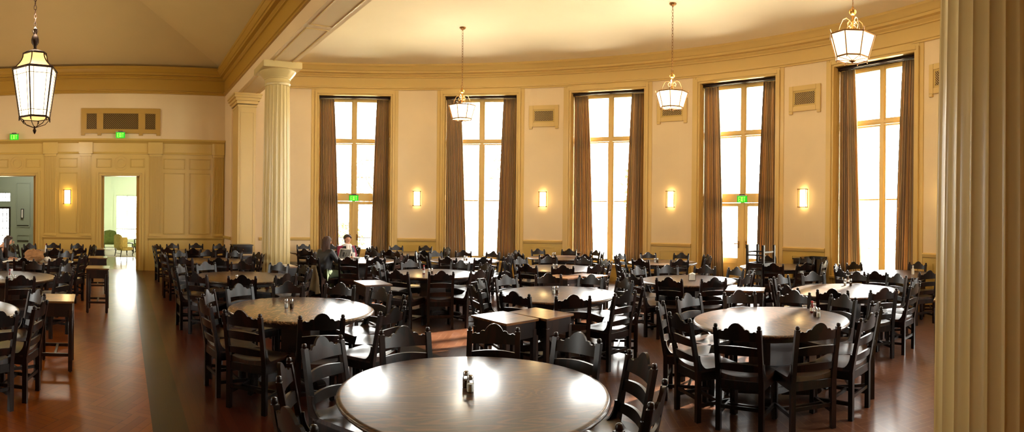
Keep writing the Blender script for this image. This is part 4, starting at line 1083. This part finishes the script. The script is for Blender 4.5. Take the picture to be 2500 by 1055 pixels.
# ------------------------------------------------------------------ square side tables
def side_table_mesh(h=.78, w=.41, l=.53):
    o = {}
    m = MB(); m.box(-w/2, w/2, -l/2, l/2, h-.022, h); o['top'] = m.mesh('top', 'stand_top', bevel=.003)
    m = MB(); m.box(-w/2+.02, w/2-.02, -l/2+.02, l/2-.02, h-.175, h-.022); o['apron'] = m.mesh('apron', 'dark', bevel=.003)
    o['leg'] = []
    for sx in (-1, 1):
        for sy in (-1, 1):
            m = MB(); x, y = sx*(w/2-.038), sy*(l/2-.038); m.box(x-.023, x+.023, y-.023, y+.023, .012, h-.1); m.lathe([(0, 0), (.016, 0), (.016, .014), (0, .014)], 8, c=(x, y)); o['leg'].append(m.mesh('leg', 'dark', bevel=.003, segs=1))
    o['str'] = []
    for sy in (-1, 1):
        m = MB(); y = sy*(l/2-.038); m.box(-w/2+.04, w/2-.04, y-.012, y+.012, .17, .205); o['str'].append(m.mesh('stretcher', 'dark'))
    m = MB(); m.box(-.014, .014, -l/2+.04, l/2-.04, .172, .202); o['str'].append(m.mesh('stretcher', 'dark'))
    return o
SM = side_table_mesh()
def side_table(x, y, rz, label):
    o = thing('side_table', label, 'side table', (x, y, 0), rz, 'narrow oak side tables')
    link('top', SM['top'], o); link('apron', SM['apron'], o)
    for l in SM['leg']: link('leg', l, o)
    for l in SM['str']: link('stretcher', l, o)
side_table(-.765, 6.1, .06, 'narrow oak side table nearest the camera, left of the aisle')
side_table(-.47, 9.6, 0, 'second narrow oak side table left of the aisle')
side_table(-.58, 11.78, .05, 'third narrow oak side table left of the aisle')
side_table(-.72, 14.5, 0, 'last narrow oak side table left of the aisle, before the doorway')
side_table(3.365, 3.96, 0, 'white-glaring left one of the paired side tables behind the foreground table')
side_table(3.79, 3.90, .06, 'right one of the paired side tables, with amber reflection')
side_table(3.44, 6.95, -.12, 'white-glaring side table right of the olive coat chair')
side_table(6.36, 6.05, .1, 'left one of paired side tables between the middle tables')
side_table(6.82, 5.9, .1, 'right one of paired side tables between the middle tables')
side_table(6.80, 3.05, .35, 'sunlit side table before the napkin holder table')
side_table(2.96, 9.72, 0, 'side table in front of the fluted left column')
side_table(2.90, 12.45, 0, 'side table left of the fluted left column')
side_table(10.9, 10.05, .7, 'thin-legged side table against the third window')
side_table(6.72, .22, 0, 'side table mostly hidden behind the right column')
def cabinet(x, y, rz, w, dpt, h, label, tray=False):
    o = thing('cabinet', label, 'cabinet', (x, y, 0), rz)
    m = MB(); m.box(-w/2, w/2, -dpt/2, dpt/2, .08, h-.03); m.box(-w/2+.03, w/2-.03, -dpt/2+.03, dpt/2-.03, 0, .08); m.obj('body', 'dark', o, bevel=.004)
    m = MB(); m.box(-w/2-.02, w/2+.02, -dpt/2-.02, dpt/2+.02, h-.03, h); m.obj('top', 'dark', o, bevel=.006)
    m = MB(); m.box(-w/2+.03, w/2-.03, -dpt/2-.012, -dpt/2, h-.2, h-.06); dr = m.obj('drawer', 'chair', o, bevel=.003)
    m = MB(); m.sphere((0, -dpt/2-.022, h-.13), .014, 10, 6); m.obj('knob', 'brass', dr)
    for s in (-1, 1):
        m = MB(); a, b = sorted((s*.012, s*(w/2-.03))); m.box(a, b, -dpt/2-.012, -dpt/2, .1, h-.23); dd = m.obj('door', 'chair', o, bevel=.003)
        m = MB(); m.sphere((s*.05, -dpt/2-.022, h*.55), .012, 10, 6); m.obj('knob', 'brass', dd)
    return o
cabinet(3.14, 14.28, 0, .52, .40, .92, 'low dark wooden cabinet in front of the square pilaster')
p = W(R_(-13.5), RW-.36, 0); cabinet(p[0], p[1], R_(-13.5)-PI/2, .62, .42, .86, 'low dark cabinet against the wall left of the fifth window curtain')
p = W(R_(-16.3), RW-.36, .862); 
o = thing('tray', 'dark serving tray lying on the low cabinet near the fifth window', 'tray', (p[0], p[1]+.25, .862), R_(-13.5)-PI/2)
m = MB(); m.box(-.2, .2, -.14, .14, 0, .012); m.obj('base', 'black', o); m = MB()
m.box(-.2, .2, -.15, -.14, 0, .04); m.box(-.2, .2, .14, .15, 0, .04); m.box(-.21, -.2, -.15, .15, 0, .04); m.box(.2, .21, -.15, .15, 0, .04); m.obj('rim', 'black', o)

# ------------------------------------------------------------------ things on the tables
def shaker_meshes(fill):
    o = {}
    m = MB(); m.lathe([(0, 0), (.019, 0), (.021, .004), (.021, .052), (.017, .066), (.0165, .072), (0, .072)], 10); o['jar'] = m.mesh('jar', 'glass', smooth=True)
    m = MB(); m.lathe([(0, .003), (.018, .003), (.0185, .046), (0, .046)], 10); o['fill'] = m.mesh('filling', fill, smooth=True)
    m = MB(); m.lathe([(0, .070), (.0185, .070), (.0185, .084), (.015, .093), (.006, .097), (0, .097)], 12); o['cap'] = m.mesh('cap', 'steel', smooth=True)
    return o
SH = {'salt': shaker_meshes('salt'), 'pepper': shaker_meshes('pepper')}
def shaker(kind, x, y, tk):
    lab = ('glass salt shaker with metal cap standing on ' if kind == 'salt' else 'glass pepper shaker with metal cap standing on ')+TN[tk]
    o = thing(kind+'_shaker', lab, 'shaker', (x, y, .762), 0, 'glass shakers on the tables')
    link('jar', SH[kind]['jar'], o); link('filling', SH[kind]['fill'], o); link('cap', SH[kind]['cap'], o)
def bottle(x, y, lab, cap='red', fill='sauce', h=.15):
    o = thing('sauce_bottle', lab, 'bottle', (x, y, .762), 0, 'condiment bottles on the tables')
    m = MB(); m.lathe([(0, 0), (.022, 0), (.024, .005), (.024, h*.5), (.012, h*.72), (.010, h*.85), (0, h*.85)], 14); m.obj('bottle_body', fill, o, smooth=True)
    m = MB(); m.lathe([(0, h*.85), (.013, h*.85), (.013, h), (0, h)], 12); m.obj('cap', cap, o, smooth=True)
    m = MB(); m.lathe([(.0245, h*.12), (.0245, h*.42)], 14); m.obj('paper_label', 'paper', o, smooth=True)
def at_t(x, y): return at(x, y, .762)
for tk, s, p in (('A', (1148, 957), (1138, 946)), ('B', (699, 752), (709, 753)), ('F', (1998, 775), (1990, 772)), ('G', (1351, 717.5), (1359, 717.5)), ('H', (1047, 669), (1054, 669)),
                 ('L', (1351, 657), (1359, 657)), ('M', (1134, 635), (1139, 636)), ('N', (2063, 697), (2077, 697)), ('P', (1350, 626), (1354, 626)), ('S', (1025, 622), (1031, 622)),
                 ('O', (1599, 641), (1605, 641)), ('C', (576, 689), (580, 689)), ('U', (31, 690), (26, 686))):
    for kind, q in (('salt', s), ('pepper', p)):
        X, Y = at_t(*q)
        tx, ty = TABLES[tk]; d = math.hypot(X-tx, Y-ty)
        if d > .6: X, Y = tx+(X-tx)*.6/d, ty+(Y-ty)*.6/d
        if kind == 'pepper': 
            d2 = math.hypot(X-PRV[0], Y-PRV[1])
            if d2 < .05: X, Y = PRV[0]+.055, PRV[1]-.01
        PRV = (X, Y); shaker(kind, X, Y, tk)
X, Y = at_t(1037, 669); bottle(X-.02, Y, 'dark sauce bottle with red cap left of the shakers on a round table')
X, Y = at_t(1989, 763); bottle(X, Y+.03, 'small red-capped bottle beside the shakers on the right foreground table', h=.12)
X, Y = at_t(2070, 690); bottle(X, Y, 'brown pepper bottle among shakers on the broad right table', 'steel', 'pepper', .11)
X, Y = at_t(24, 682); bottle(X, Y, 'red-capped bottle on the second table left of the aisle')
X, Y = at_t(127, 632); bottle(-1.95, 12.95 if False else 13.3, 'pale squeeze bottle with red label on the far left table', 'red', 'white', .2)
X, Y = at_t(2240, 671); bottle(9.75, 1.1, 'white-capped glass bottle on the table before the fifth window', 'white', 'salt', .16)
# napkin holder
X, Y = at_t(1690, 684)
o = thing('napkin_holder', 'chrome napkin holder packed with white napkins on a sunlit round table', 'napkin holder', (X, Y, .762), .5)
m = MB(); m.box(-.08, .08, -.055, .055, 0, .006); m.box(-.08, .08, -.058, -.052, 0, .10); m.box(-.08, .08, .052, .058, 0, .10); m.obj('holder', 'steel', o)
m = MB()
for k in range(9): m.box(-.075, .075, -.047+k*.0105, -.039+k*.0105, .007, .115-.004*abs(k-4))
nk = m.obj('napkins', 'paper', o); nk['kind'] = 'stuff'
X, Y = at_t(1702, 684); 
# laptop, cup, bowl, papers at the students' table
ix, iy = TABLES['I']
o = thing('laptop', 'open white laptop facing the woman in black at the table', 'laptop', (ix-.50, iy-.02, .763), R_(-65))
m = MB(); m.box(-.17, .17, -.12, .12, 0, .018); b_ = m.obj('base', 'white', o, bevel=.005)
m = MB(); m.box(-.14, .14, -.03, .10, .018, .021); m.obj('keyboard', 'black', b_)
lid = MB(); lid.box(-.17, .17, -.008, .008, 0, .24); ld = lid.obj('lid', 'white', o, bevel=.005); ld.location = (0, .125, .015); ld.rotation_euler = (R_(-18), 0, 0)
sc_ = MB(); sc_.box(-.152, .152, -.010, -.008, .018, .222); s_ = sc_.obj('screen', mat('screen', (26, 29, 34), .25), ld)
wn = MB(); wn.box(-.06, .0, -.0115, -.010, .06, .16); wn.box(.03, .045, -.0115, -.010, .07, .15); wn.obj('screen_window', 'black', ld)
o = thing('paper_cup', 'tall white cup before the person with the scarf', 'cup', (ix+.0, iy+.38, .763)); m = MB(); m.lathe([(0, 0), (.028, 0), (.038, .12), (.034, .12), (.026, .006), (0, .006)], 18); m.obj('cup', 'white', o, smooth=True)
m = MB(); m.lathe([(0, .12), (.04, .12), (.04, .128), (.034, .134), (0, .134)], 18); m.obj('lid', 'white', o, smooth=True)
m = MB(); m.lathe([(0, 0), (.04, 0), (.05, .01), (.085, .045), (.09, .055), (.084, .055), (.05, .016), (0, .012)], 24)
o = m.obj('bowl', 'white', smooth=True); o.location = (ix-.05, iy+.10, .763); tag(o, 'shallow white bowl on the table between the two people', 'bowl')
for k, (dx, dy, rz_, lb) in enumerate(((-.12, .42, .3, 'white paper sheet under the hands of the person with scarf'), (-.25, .28, -.4, 'loose white paper sheet beside the laptop lid'))):
    m = MB(); m.box(-.105, .105, -.148, .148, 0, .0015); o = m.obj('paper_sheet', 'paper'); o.location = (ix+dx, iy+dy, .763+.002*k); o.rotation_euler = (0, 0, rz_); tag(o, lb, 'paper')
o = thing('camera', 'small black camera lying on the table right of the white cup', 'camera', (ix+.28, iy+.28, .763), .5)
m = MB(); m.box(-.06, .06, -.025, .025, 0, .075); m.obj('body', 'black', o, bevel=.006); m = MB(); m.lathe([(0, 0), (.027, 0), (.027, .04), (.022, .045), (0, .045)], 16); q = m.obj('lens', 'steel', o, smooth=True); q.rotation_euler = (PI/2, 0, 0); q.location = (0, -.02, .037)

# newspaper, bag
vx, vy = TABLES['V']
m = MB(); nx = 16; vs = []
for j in range(2):
    for i in range(nx+1):
        u = i/nx; vs.append((-.33+.66*u, -.22+.44*j, .004+.03*abs(math.sin(PI*2*u))*(1-.3*j)))
m.add(vs, [(i, i+1, i+nx+2, i+nx+1) for i in range(nx)])
o = m.obj('newspaper', 'paper', smooth=True); md = o.modifiers.new('s', 'SOLIDIFY'); md.thickness = .004; o.location = (vx-.28, vy-.28, .766); o.rotation_euler = (0, 0, .35); tag(o, 'open newspaper spread in front of the reading person at far left', 'newspaper')
def crumple(r, seed, n=18, m_=12, sq=(1, 1, 1)):
    rnd = random.Random(seed); mb = MB(); mb.sphere((0, 0, 0), 1, n, m_)
    mb.v = [(x*r*sq[0]*(1+rnd.uniform(-.16, .16)), y*r*sq[1]*(1+rnd.uniform(-.16, .16)), max(-r*sq[2]*.8, z*r*sq[2]*(1+rnd.uniform(-.16, .16)))) for x, y, z in mb.v]; return mb
o = crumple(.17, 3, sq=(1.2, .8, .8)).obj('paper_bag', 'bag'); o.location = (vx+.02, vy-.25, .762+.17*.64+.005); tag(o, 'crumpled brown paper bag lying on the table beside the newspaper', 'bag')
o = crumple(.06, 5, sq=(1.2, 1, .9)).obj('crumpled_napkin', 'paper'); o.location = (vx+.28, vy-.22, .762+.05); tag(o, 'crumpled white napkin right of the brown paper bag', 'napkin')
o = crumple(.035, 6, sq=(1.2, 1, .9)).obj('crumpled_napkin', 'paper'); o.location = (vx+.43, vy-.18, .762+.03); tag(o, 'small crumpled napkin at the right of the larger one', 'napkin')

# ------------------------------------------------------------------ people
def skin_obj(name, verts, edges, radii, m, parent=None, sub=2, root=0):
    me = bpy.data.meshes.new(name); me.from_pydata([tuple(v) for v in verts], edges, []); me.materials.append(M[m])
    o = link(name, me, parent)
    md = o.modifiers.new('skin', 'SKIN'); md.use_smooth_shade = True
    sv = me.skin_vertices[0].data if me.skin_vertices else None
    if sv is None:
        bm = bmesh.new(); bm.from_mesh(me); bm.verts.layers.skin.verify(); bm.to_mesh(me); bm.free(); sv = me.skin_vertices[0].data
    for i, r in enumerate(radii):
        sv[i].radius = r if isinstance(r, tuple) else (r, r); sv[i].use_root = (i == root)
    s = o.modifiers.new('sub', 'SUBSURF'); s.levels = sub; s.render_levels = sub
    return o
def person(label, loc, rz, lean=.15, head_fwd=0, arms='table', torso_m='jacket', legs_m='jeans', hair='long', hair_m='hair', lr_reach=((-.16, .42, .80), (.16, .42, .80)), elbow=None):
    # seated figure facing +y in its own frame; hips over the origin at seat height
    o = thing('person', label, 'person', (loc[0], loc[1], 0), rz)
    hip = Vector((0, 0, .54)); sp_ = Vector((0, lean*.35, .74)); ch = Vector((0, lean*.75, .92)); nk = Vector((0, lean*1.0, 1.05)); hd0 = Vector((0, lean*1.05+head_fwd*.5, 1.11)); hd = Vector((0, lean*1.1+head_fwd, 1.185 if head_fwd < .08 else 1.15))
    cr = hd+Vector((0, head_fwd*.25-.005, .065))
    V = [hip, sp_, ch, nk, hd0, hd, cr]; E_ = [(i, i+1) for i in range(6)]; RD = [(.15, .11), (.13, .10), (.15, .105), (.052, .055), (.052, .058), (.075, .088), (.062, .07)]
    joints = {}
    for s, hand in ((-1, lr_reach[0]), (1, lr_reach[1])):
        sh = ch+Vector((s*.175, 0, .06)); el = Vector(((sh.x+hand[0])/2+s*.07, (sh.y+hand[1])/2-.06, (sh.z+hand[2])/2-.10)); hn = Vector(hand)
        i0 = len(V); V += [sh, el, hn-(hn-el).normalized()*.05]; E_ += [(2, i0), (i0, i0+1), (i0+1, i0+2)]; RD += [.058, .042, .026]
        d = (hn-el).normalized(); side = Vector((-d.y, d.x, 0)).normalized(); i1 = len(V)
        V += [hn+d*.03]; E_.append((i0+2, i1)); RD += [(.036, .018)]
        for k, (off, ln) in enumerate(((-.027, .055), (-.009, .066), (.009, .07), (.027, .06))):
            j = len(V); V += [hn+d*.07+side*off, hn+d*(.07+ln*.6)+side*off*1.1+Vector((0, 0, -.004)), hn+d*(.07+ln)+side*off*1.1+Vector((0, 0, -.018))]; E_ += [(i1, j), (j, j+1), (j+1, j+2)]; RD += [.0095, .009, .0075]
        j = len(V); V += [hn+d*.02-side*s*-.035, hn+d*.05-side*s*-.05]; E_ += [(i1, j), (j, j+1)]; RD += [.011, .009]
        joints[s] = (sh, el, hn)
    for s in (-1, 1):
        hp_ = Vector((s*.09, .0, .53)); kn = Vector((s*.12, .40, .52)); an = Vector((s*.12, .36, .10)); ft = Vector((s*.13, .50, .05))
        i0 = len(V); V += [hp_, kn, an, ft]; E_ += [(0, i0), (i0, i0+1), (i0+1, i0+2), (i0+2, i0+3)]; RD += [.085, .06, .042, .035]
    skin_obj('body', V, E_, RD, 'skin', o)
    # clothing
    tv = [Vector((0, -.01, .47)), sp_, ch, ch+Vector((0, .015, .11))]; te = [(0, 1), (1, 2), (2, 3)]; tr = [(.21, .17), (.17, .14), (.175, .13), (.075, .075)]
    for s in (-1, 1):
        sh, el, hn = joints[s]; i0 = len(tv); tv += [sh, el, el+(hn-el)*.78]; te += [(2, i0), (i0, i0+1), (i0+1, i0+2)]; tr += [.072, .056, .042]
    skin_obj('jacket' if torso_m == 'jacket' else 'top', tv, te, tr, torso_m if torso_m != 'vest' else 'magenta', o)
    if torso_m == 'vest':
        skin_obj('vest', [Vector((0, 0, .50)), sp_, ch, ch+Vector((0, 0, .09))], [(0, 1), (1, 2), (2, 3)], [(.20, .17), (.18, .16), (.20, .16), (.10, .09)], 'vest', o)
        b = MB(); c0 = ch+Vector((0, .01, -.02)); b.sphere((c0.x, c0.y, c0.z), (.205, .15, .165), 24, 16); b.obj('vest_front', 'vest', o, smooth=True)
        b = MB(); b.tube([(.085*math.cos(a), nk.y+.075*math.sin(a), 1.045+.015*math.sin(2*a)) for a in [2*PI*k/14 for k in range(14)]], .034, 8, closed=True)
        b.tube([(.03, nk.y+.09, 1.04), (.035, nk.y+.13, .95), (.03, nk.y+.14, .84), (.03, nk.y+.13, .76)], [.034, .04, .042, .04], 8); b.tube([(-.03, nk.y+.09, 1.04), (-.03, nk.y+.13, .95), (-.035, nk.y+.14, .86)], [.03, .036, .038], 8)
        b.obj('scarf', 'scarf', o, smooth=True)
    lv = [Vector((0, -.02, .52))]; le = []; lrr = [(.175, .12)]
    for s in (-1, 1):
        i0 = len(lv); lv += [Vector((s*.10, .05, .53)), Vector((s*.12, .40, .525)), Vector((s*.12, .37, .14))]; le += [(0, i0), (i0, i0+1), (i0+1, i0+2)]; lrr += [.098, .075, .06]
    skin_obj('trousers', lv, le, lrr, legs_m, o)
    for s in (-1, 1):
        b = MB(); b.sphere((s*.125, .44, .045), (.045, .13, .045), 14, 8); b.obj('shoe', 'black', o, smooth=True)
    # face
    f = MB(); fy = hd.y+.088
    f.sphere((0, fy+.006, hd.z-.012), (.011, .016, .02), 8, 6); f.obj('nose', 'skin', o, smooth=True)
    for s in (-1, 1):
        f = MB(); f.sphere((s*.030, fy-.020, hd.z+.010), (.009, .007, .0045), 8, 6); f.obj('eye', 'black', o, smooth=True)
        f = MB(); f.sphere((s*.076, hd.y+.005, hd.z), (.012, .02, .03), 8, 6); f.obj('ear', 'skin', o, smooth=True)
    f = MB(); f.sphere((0, fy-.008, hd.z-.048), (.022, .007, .006), 8, 6); f.obj('mouth', mat('lips', (165, 90, 80), .5) if 'lips' not in bpy.data.materials else bpy.data.materials['lips'], o, smooth=True)
    # hair
    n_, mm = 36, 22; vs = []; fs = []
    for j in range(mm+1):
        v = j/mm
        for i in range(n_):
            a = 2*PI*i/n_; front = math.sin(a)
            wob = 1+.035*math.sin(a*11+j*.4)
            q = max(0, (v-.5)/.5); ph = min(1, v/.5)*PI*(.52-.19*max(0, front)**1.3)
            x, y2, z = .092*math.sin(ph)*math.cos(a)*wob, .104*math.sin(ph)*front*wob-.008, .100*math.cos(ph)+.02
            if q > 0:
                t0 = max(0, min(1, (front+.05)/.5)); t0 = t0*t0*(3-2*t0)
                tx_, ty_, tz_ = x*(1-.35*q), (y2+.008)*(1-.35*q)-.008, z-.004*q
                if hair == 'tied': sx_2, sy_2, sz_2 = x*(1-.4*q), (y2+.008)*(1-.4*q)-.008, z-q*.10
                else:
                    ln = {'long': .34, 'vlong': .40}[hair]
                    sx_2, sy_2, sz_2 = x*(1+.14*math.sin(PI*q)), (y2+.008)*(1-.25*q)-.008-.03*q, z-q*ln*(1-.5*max(0, front))
                x, y2, z = sx_2+(tx_-sx_2)*t0, sy_2+(ty_-sy_2)*t0, sz_2+(tz_-sz_2)*t0
            vs.append((x+0, hd.y+y2, hd.z+z))
    fs = [(j*n_+i, j*n_+(i+1) % n_, (j+1)*n_+(i+1) % n_, (j+1)*n_+i) for j in range(mm) for i in range(n_)]
    b = MB(); b.add(vs, fs); h = b.obj('hair', hair_m, o, smooth=True); md = h.modifiers.new('s', 'SOLIDIFY'); md.thickness = .012; md.offset = -1
    return o
wx, wy = ix+1.09*math.cos(R_(-160)), iy+1.09*math.sin(R_(-160))
person('seated woman with long brown hair and black jacket, seen from behind', (wx, wy), R_(-160)+PI/2, lean=.10, torso_m='jacket', legs_m='khaki', hair='long', lr_reach=((-.14, .36, .80), (.16, .38, .80)))
sx2, sy2 = ix+.80*math.cos(R_(93)), iy+.80*math.sin(R_(93))
person('seated person in dark vest, magenta sleeves and white scarf facing camera', (sx2, sy2), R_(93)+PI/2, lean=.12, head_fwd=.02, torso_m='vest', legs_m='jeans', hair='tied', hair_m='hair2', lr_reach=((-.06, .36, .80), (.09, .38, .80)))
gx2, gy2 = vx+.92*math.cos(R_(-170)), vy+.92*math.sin(R_(-170))
person('reading person with long dark hair bent over a newspaper at far left', (gx2, gy2), R_(-170)+PI/2+.0, lean=.26, head_fwd=.10, torso_m='jacket', legs_m='jeans', hair='vlong', hair_m='hair2', lr_reach=((-.16, .44, .80), (.14, .42, .80)))

# coat over the side chair and bag on the floor, table I
def drape():
    m = MB(); nx, nz = 20, 24; vs = []
    for j in range(nz+1):
        v = j/nz
        for i in range(nx+1):
            u = i/nx*2-1
            z = .70-.50*v+.03*math.sin(4*u+2*v); yy = -.315-.025*math.sin(9*u+2*v)-.03*v
            w_ = .17+.06*v
            vs.append((u*w_+.02*math.sin(5*v)+.07*v, yy, z))
    fs = [(j*(nx+1)+i, j*(nx+1)+i+1, (j+1)*(nx+1)+i+1, (j+1)*(nx+1)+i) for j in range(nz) for i in range(nx)]
    m.add(vs, fs); return m
dm = drape()
o = dm.obj('coat', 'coat', smooth=True); md = o.modifiers.new('s', 'SOLIDIFY'); md.thickness = .02
o.location = (ix+(1.40-.315)*math.cos(R_(-160)), iy+(1.40-.315)*math.sin(R_(-160)), 0); o.rotation_euler = (0, 0, R_(-160)+PI/2)
tag(o, 'olive coat hanging low from the chair of the woman in black', 'coat')
bx_, by_ = at(768, 722, 0)
o = crumple(.17, 11, sq=(1.3, .9, .8)).obj('backpack', 'black'); o.location = (bx_, by_, .17*.64+.01); tag(o, 'black bag on the floor behind the woman in black', 'bag')

# ------------------------------------------------------------------ light
world = bpy.data.worlds.new('sky'); bpy.context.scene.world = world; world.use_nodes = True
nt = world.node_tree; bg = nt.nodes['Background']
bg.inputs['Color'].default_value = (1.0, .985, .95, 1); bg.inputs['Strength'].default_value = 17.0
def portal(loc, rz, w, h):
    l = bpy.data.lights.new('window_portal', 'AREA'); l.shape = 'RECTANGLE'; l.size = w; l.size_y = h; l.cycles.is_portal = True
    o = bpy.data.objects.new('window_portal', l); C.objects.link(o); o.location = loc; o.rotation_euler = (PI/2, 0, rz); return o
for a in WA:
    p = W(a, RW+.62, (ZSILL+ZT)/2-.1); portal(p, a-PI/2, 2.1, 5.0)      # area lights point along -Z: rotated to face inwards
    C.objects[-1] if False else None
for o in [o for o in C.objects if o.name.startswith('window_portal')]: o.rotation_euler[2] += PI
for h0, h1, z0, z1 in HH: 
    q = portal((XL-.35, (h0+h1)/2, 2.6), -PI/2, h1-h0, z1-z0)
for x0_, x1_ in (): portal(((x0_+x1_)/2, YB-.35, 2.6), 0, 1.5, 3.6).rotation_euler = (PI/2, 0, PI)
portal(((lw0+lw1)/2, YR+.3, 1.7), PI, lw1-lw0, 3).rotation_euler = (PI/2, 0, 0)
sun = bpy.data.lights.new('sun', 'SUN'); sun.energy = 30; sun.angle = R_(1.2); sun.color = (1, .9, .74)
so = bpy.data.objects.new('sun', sun); C.objects.link(so)
az, el = R_(-3), R_(30); d = Vector((math.cos(az)*math.cos(el), math.sin(az)*math.cos(el), math.sin(el)))
so.rotation_euler = d.to_track_quat('Z', 'Y').to_euler()
def lamp(x, y, z, e, r=.12, col=(1, .85, .62)):
    l = bpy.data.lights.new('bulb_or_fill', 'POINT'); l.energy = e; l.shadow_soft_size = r; l.color = col
    o = bpy.data.objects.new('bulb_or_fill', l); C.objects.link(o); o.location = (x, y, z)
for x, y, e in ((-1.4, 8.38, 60), (-5.6, 8.4, 55), (-5.6, 13.5, 55), (-1.6, 13.4, 60)): lamp(x, y, 4.8 if y == 8.38 else 3.9, e, .2)  # first lights the lantern; the rest are added hall fill without fixtures
for x, y in ((7.28, 10.16), (9.28, 5.83), (7.30, 1.69)): lamp(x, y, 4.5, 52, .15, (1, .88, .68))
lamp(-3.5, 18.6, 3.2, 40, .2, (1, .95, .85)); lamp(1.6, 20, 3.3, 100, .2, (1, .97, .88)); lamp(1.6, 26, 3.3, 150, .2, (1, .97, .88))  # added lights with no fixtures, brightening the vestibule and the lounge

# ------------------------------------------------------------------ camera
cd = bpy.data.cameras.new('camera'); co = bpy.data.objects.new('camera_view', cd); C.objects.link(co); bpy.context.scene.camera = co
cd.type = 'PANO'; cd.panorama_type = 'CENTRAL_CYLINDRICAL'
cd.central_cylindrical_range_u_min = -1250/F; cd.central_cylindrical_range_u_max = 1250/F
cd.central_cylindrical_range_v_min = -(1055-Y0)/F; cd.central_cylindrical_range_v_max = Y0/F; cd.central_cylindrical_radius = 1
cd.clip_start = .05
c_, s_ = math.cos(PSI), math.sin(PSI)
ex = Vector((c_, s_, 0)); ey = Vector((-s_, c_, 0)); ez = Vector((0, 0, 1))    # right, forward, up before the roll
r_ = ROLL
ex2 = (ex-ez*r_).normalized(); ez2 = (ez+ex*r_).normalized()
mt = Matrix((( ex2.x, ez2.x, -ey.x), (ex2.y, ez2.y, -ey.y), (ex2.z, ez2.z, -ey.z))).to_4x4(); mt.translation = (0, 0, EYE)
co.matrix_world = mt
sc = bpy.context.scene
sc.view_settings.view_transform = 'Standard'; sc.view_settings.look = 'None'; sc.view_settings.gamma = 1; sc.view_settings.use_curve_mapping = False
sc.view_settings.exposure = 0.5
sc.cycles.use_denoising = True
sc.cycles.max_bounces = 10; sc.cycles.diffuse_bounces = 5; sc.cycles.glossy_bounces = 4; sc.cycles.transparent_max_bounces = 16
sc.cycles.sample_clamp_indirect = 8; sc.cycles.caustics_reflective = False; sc.cycles.caustics_refractive = False
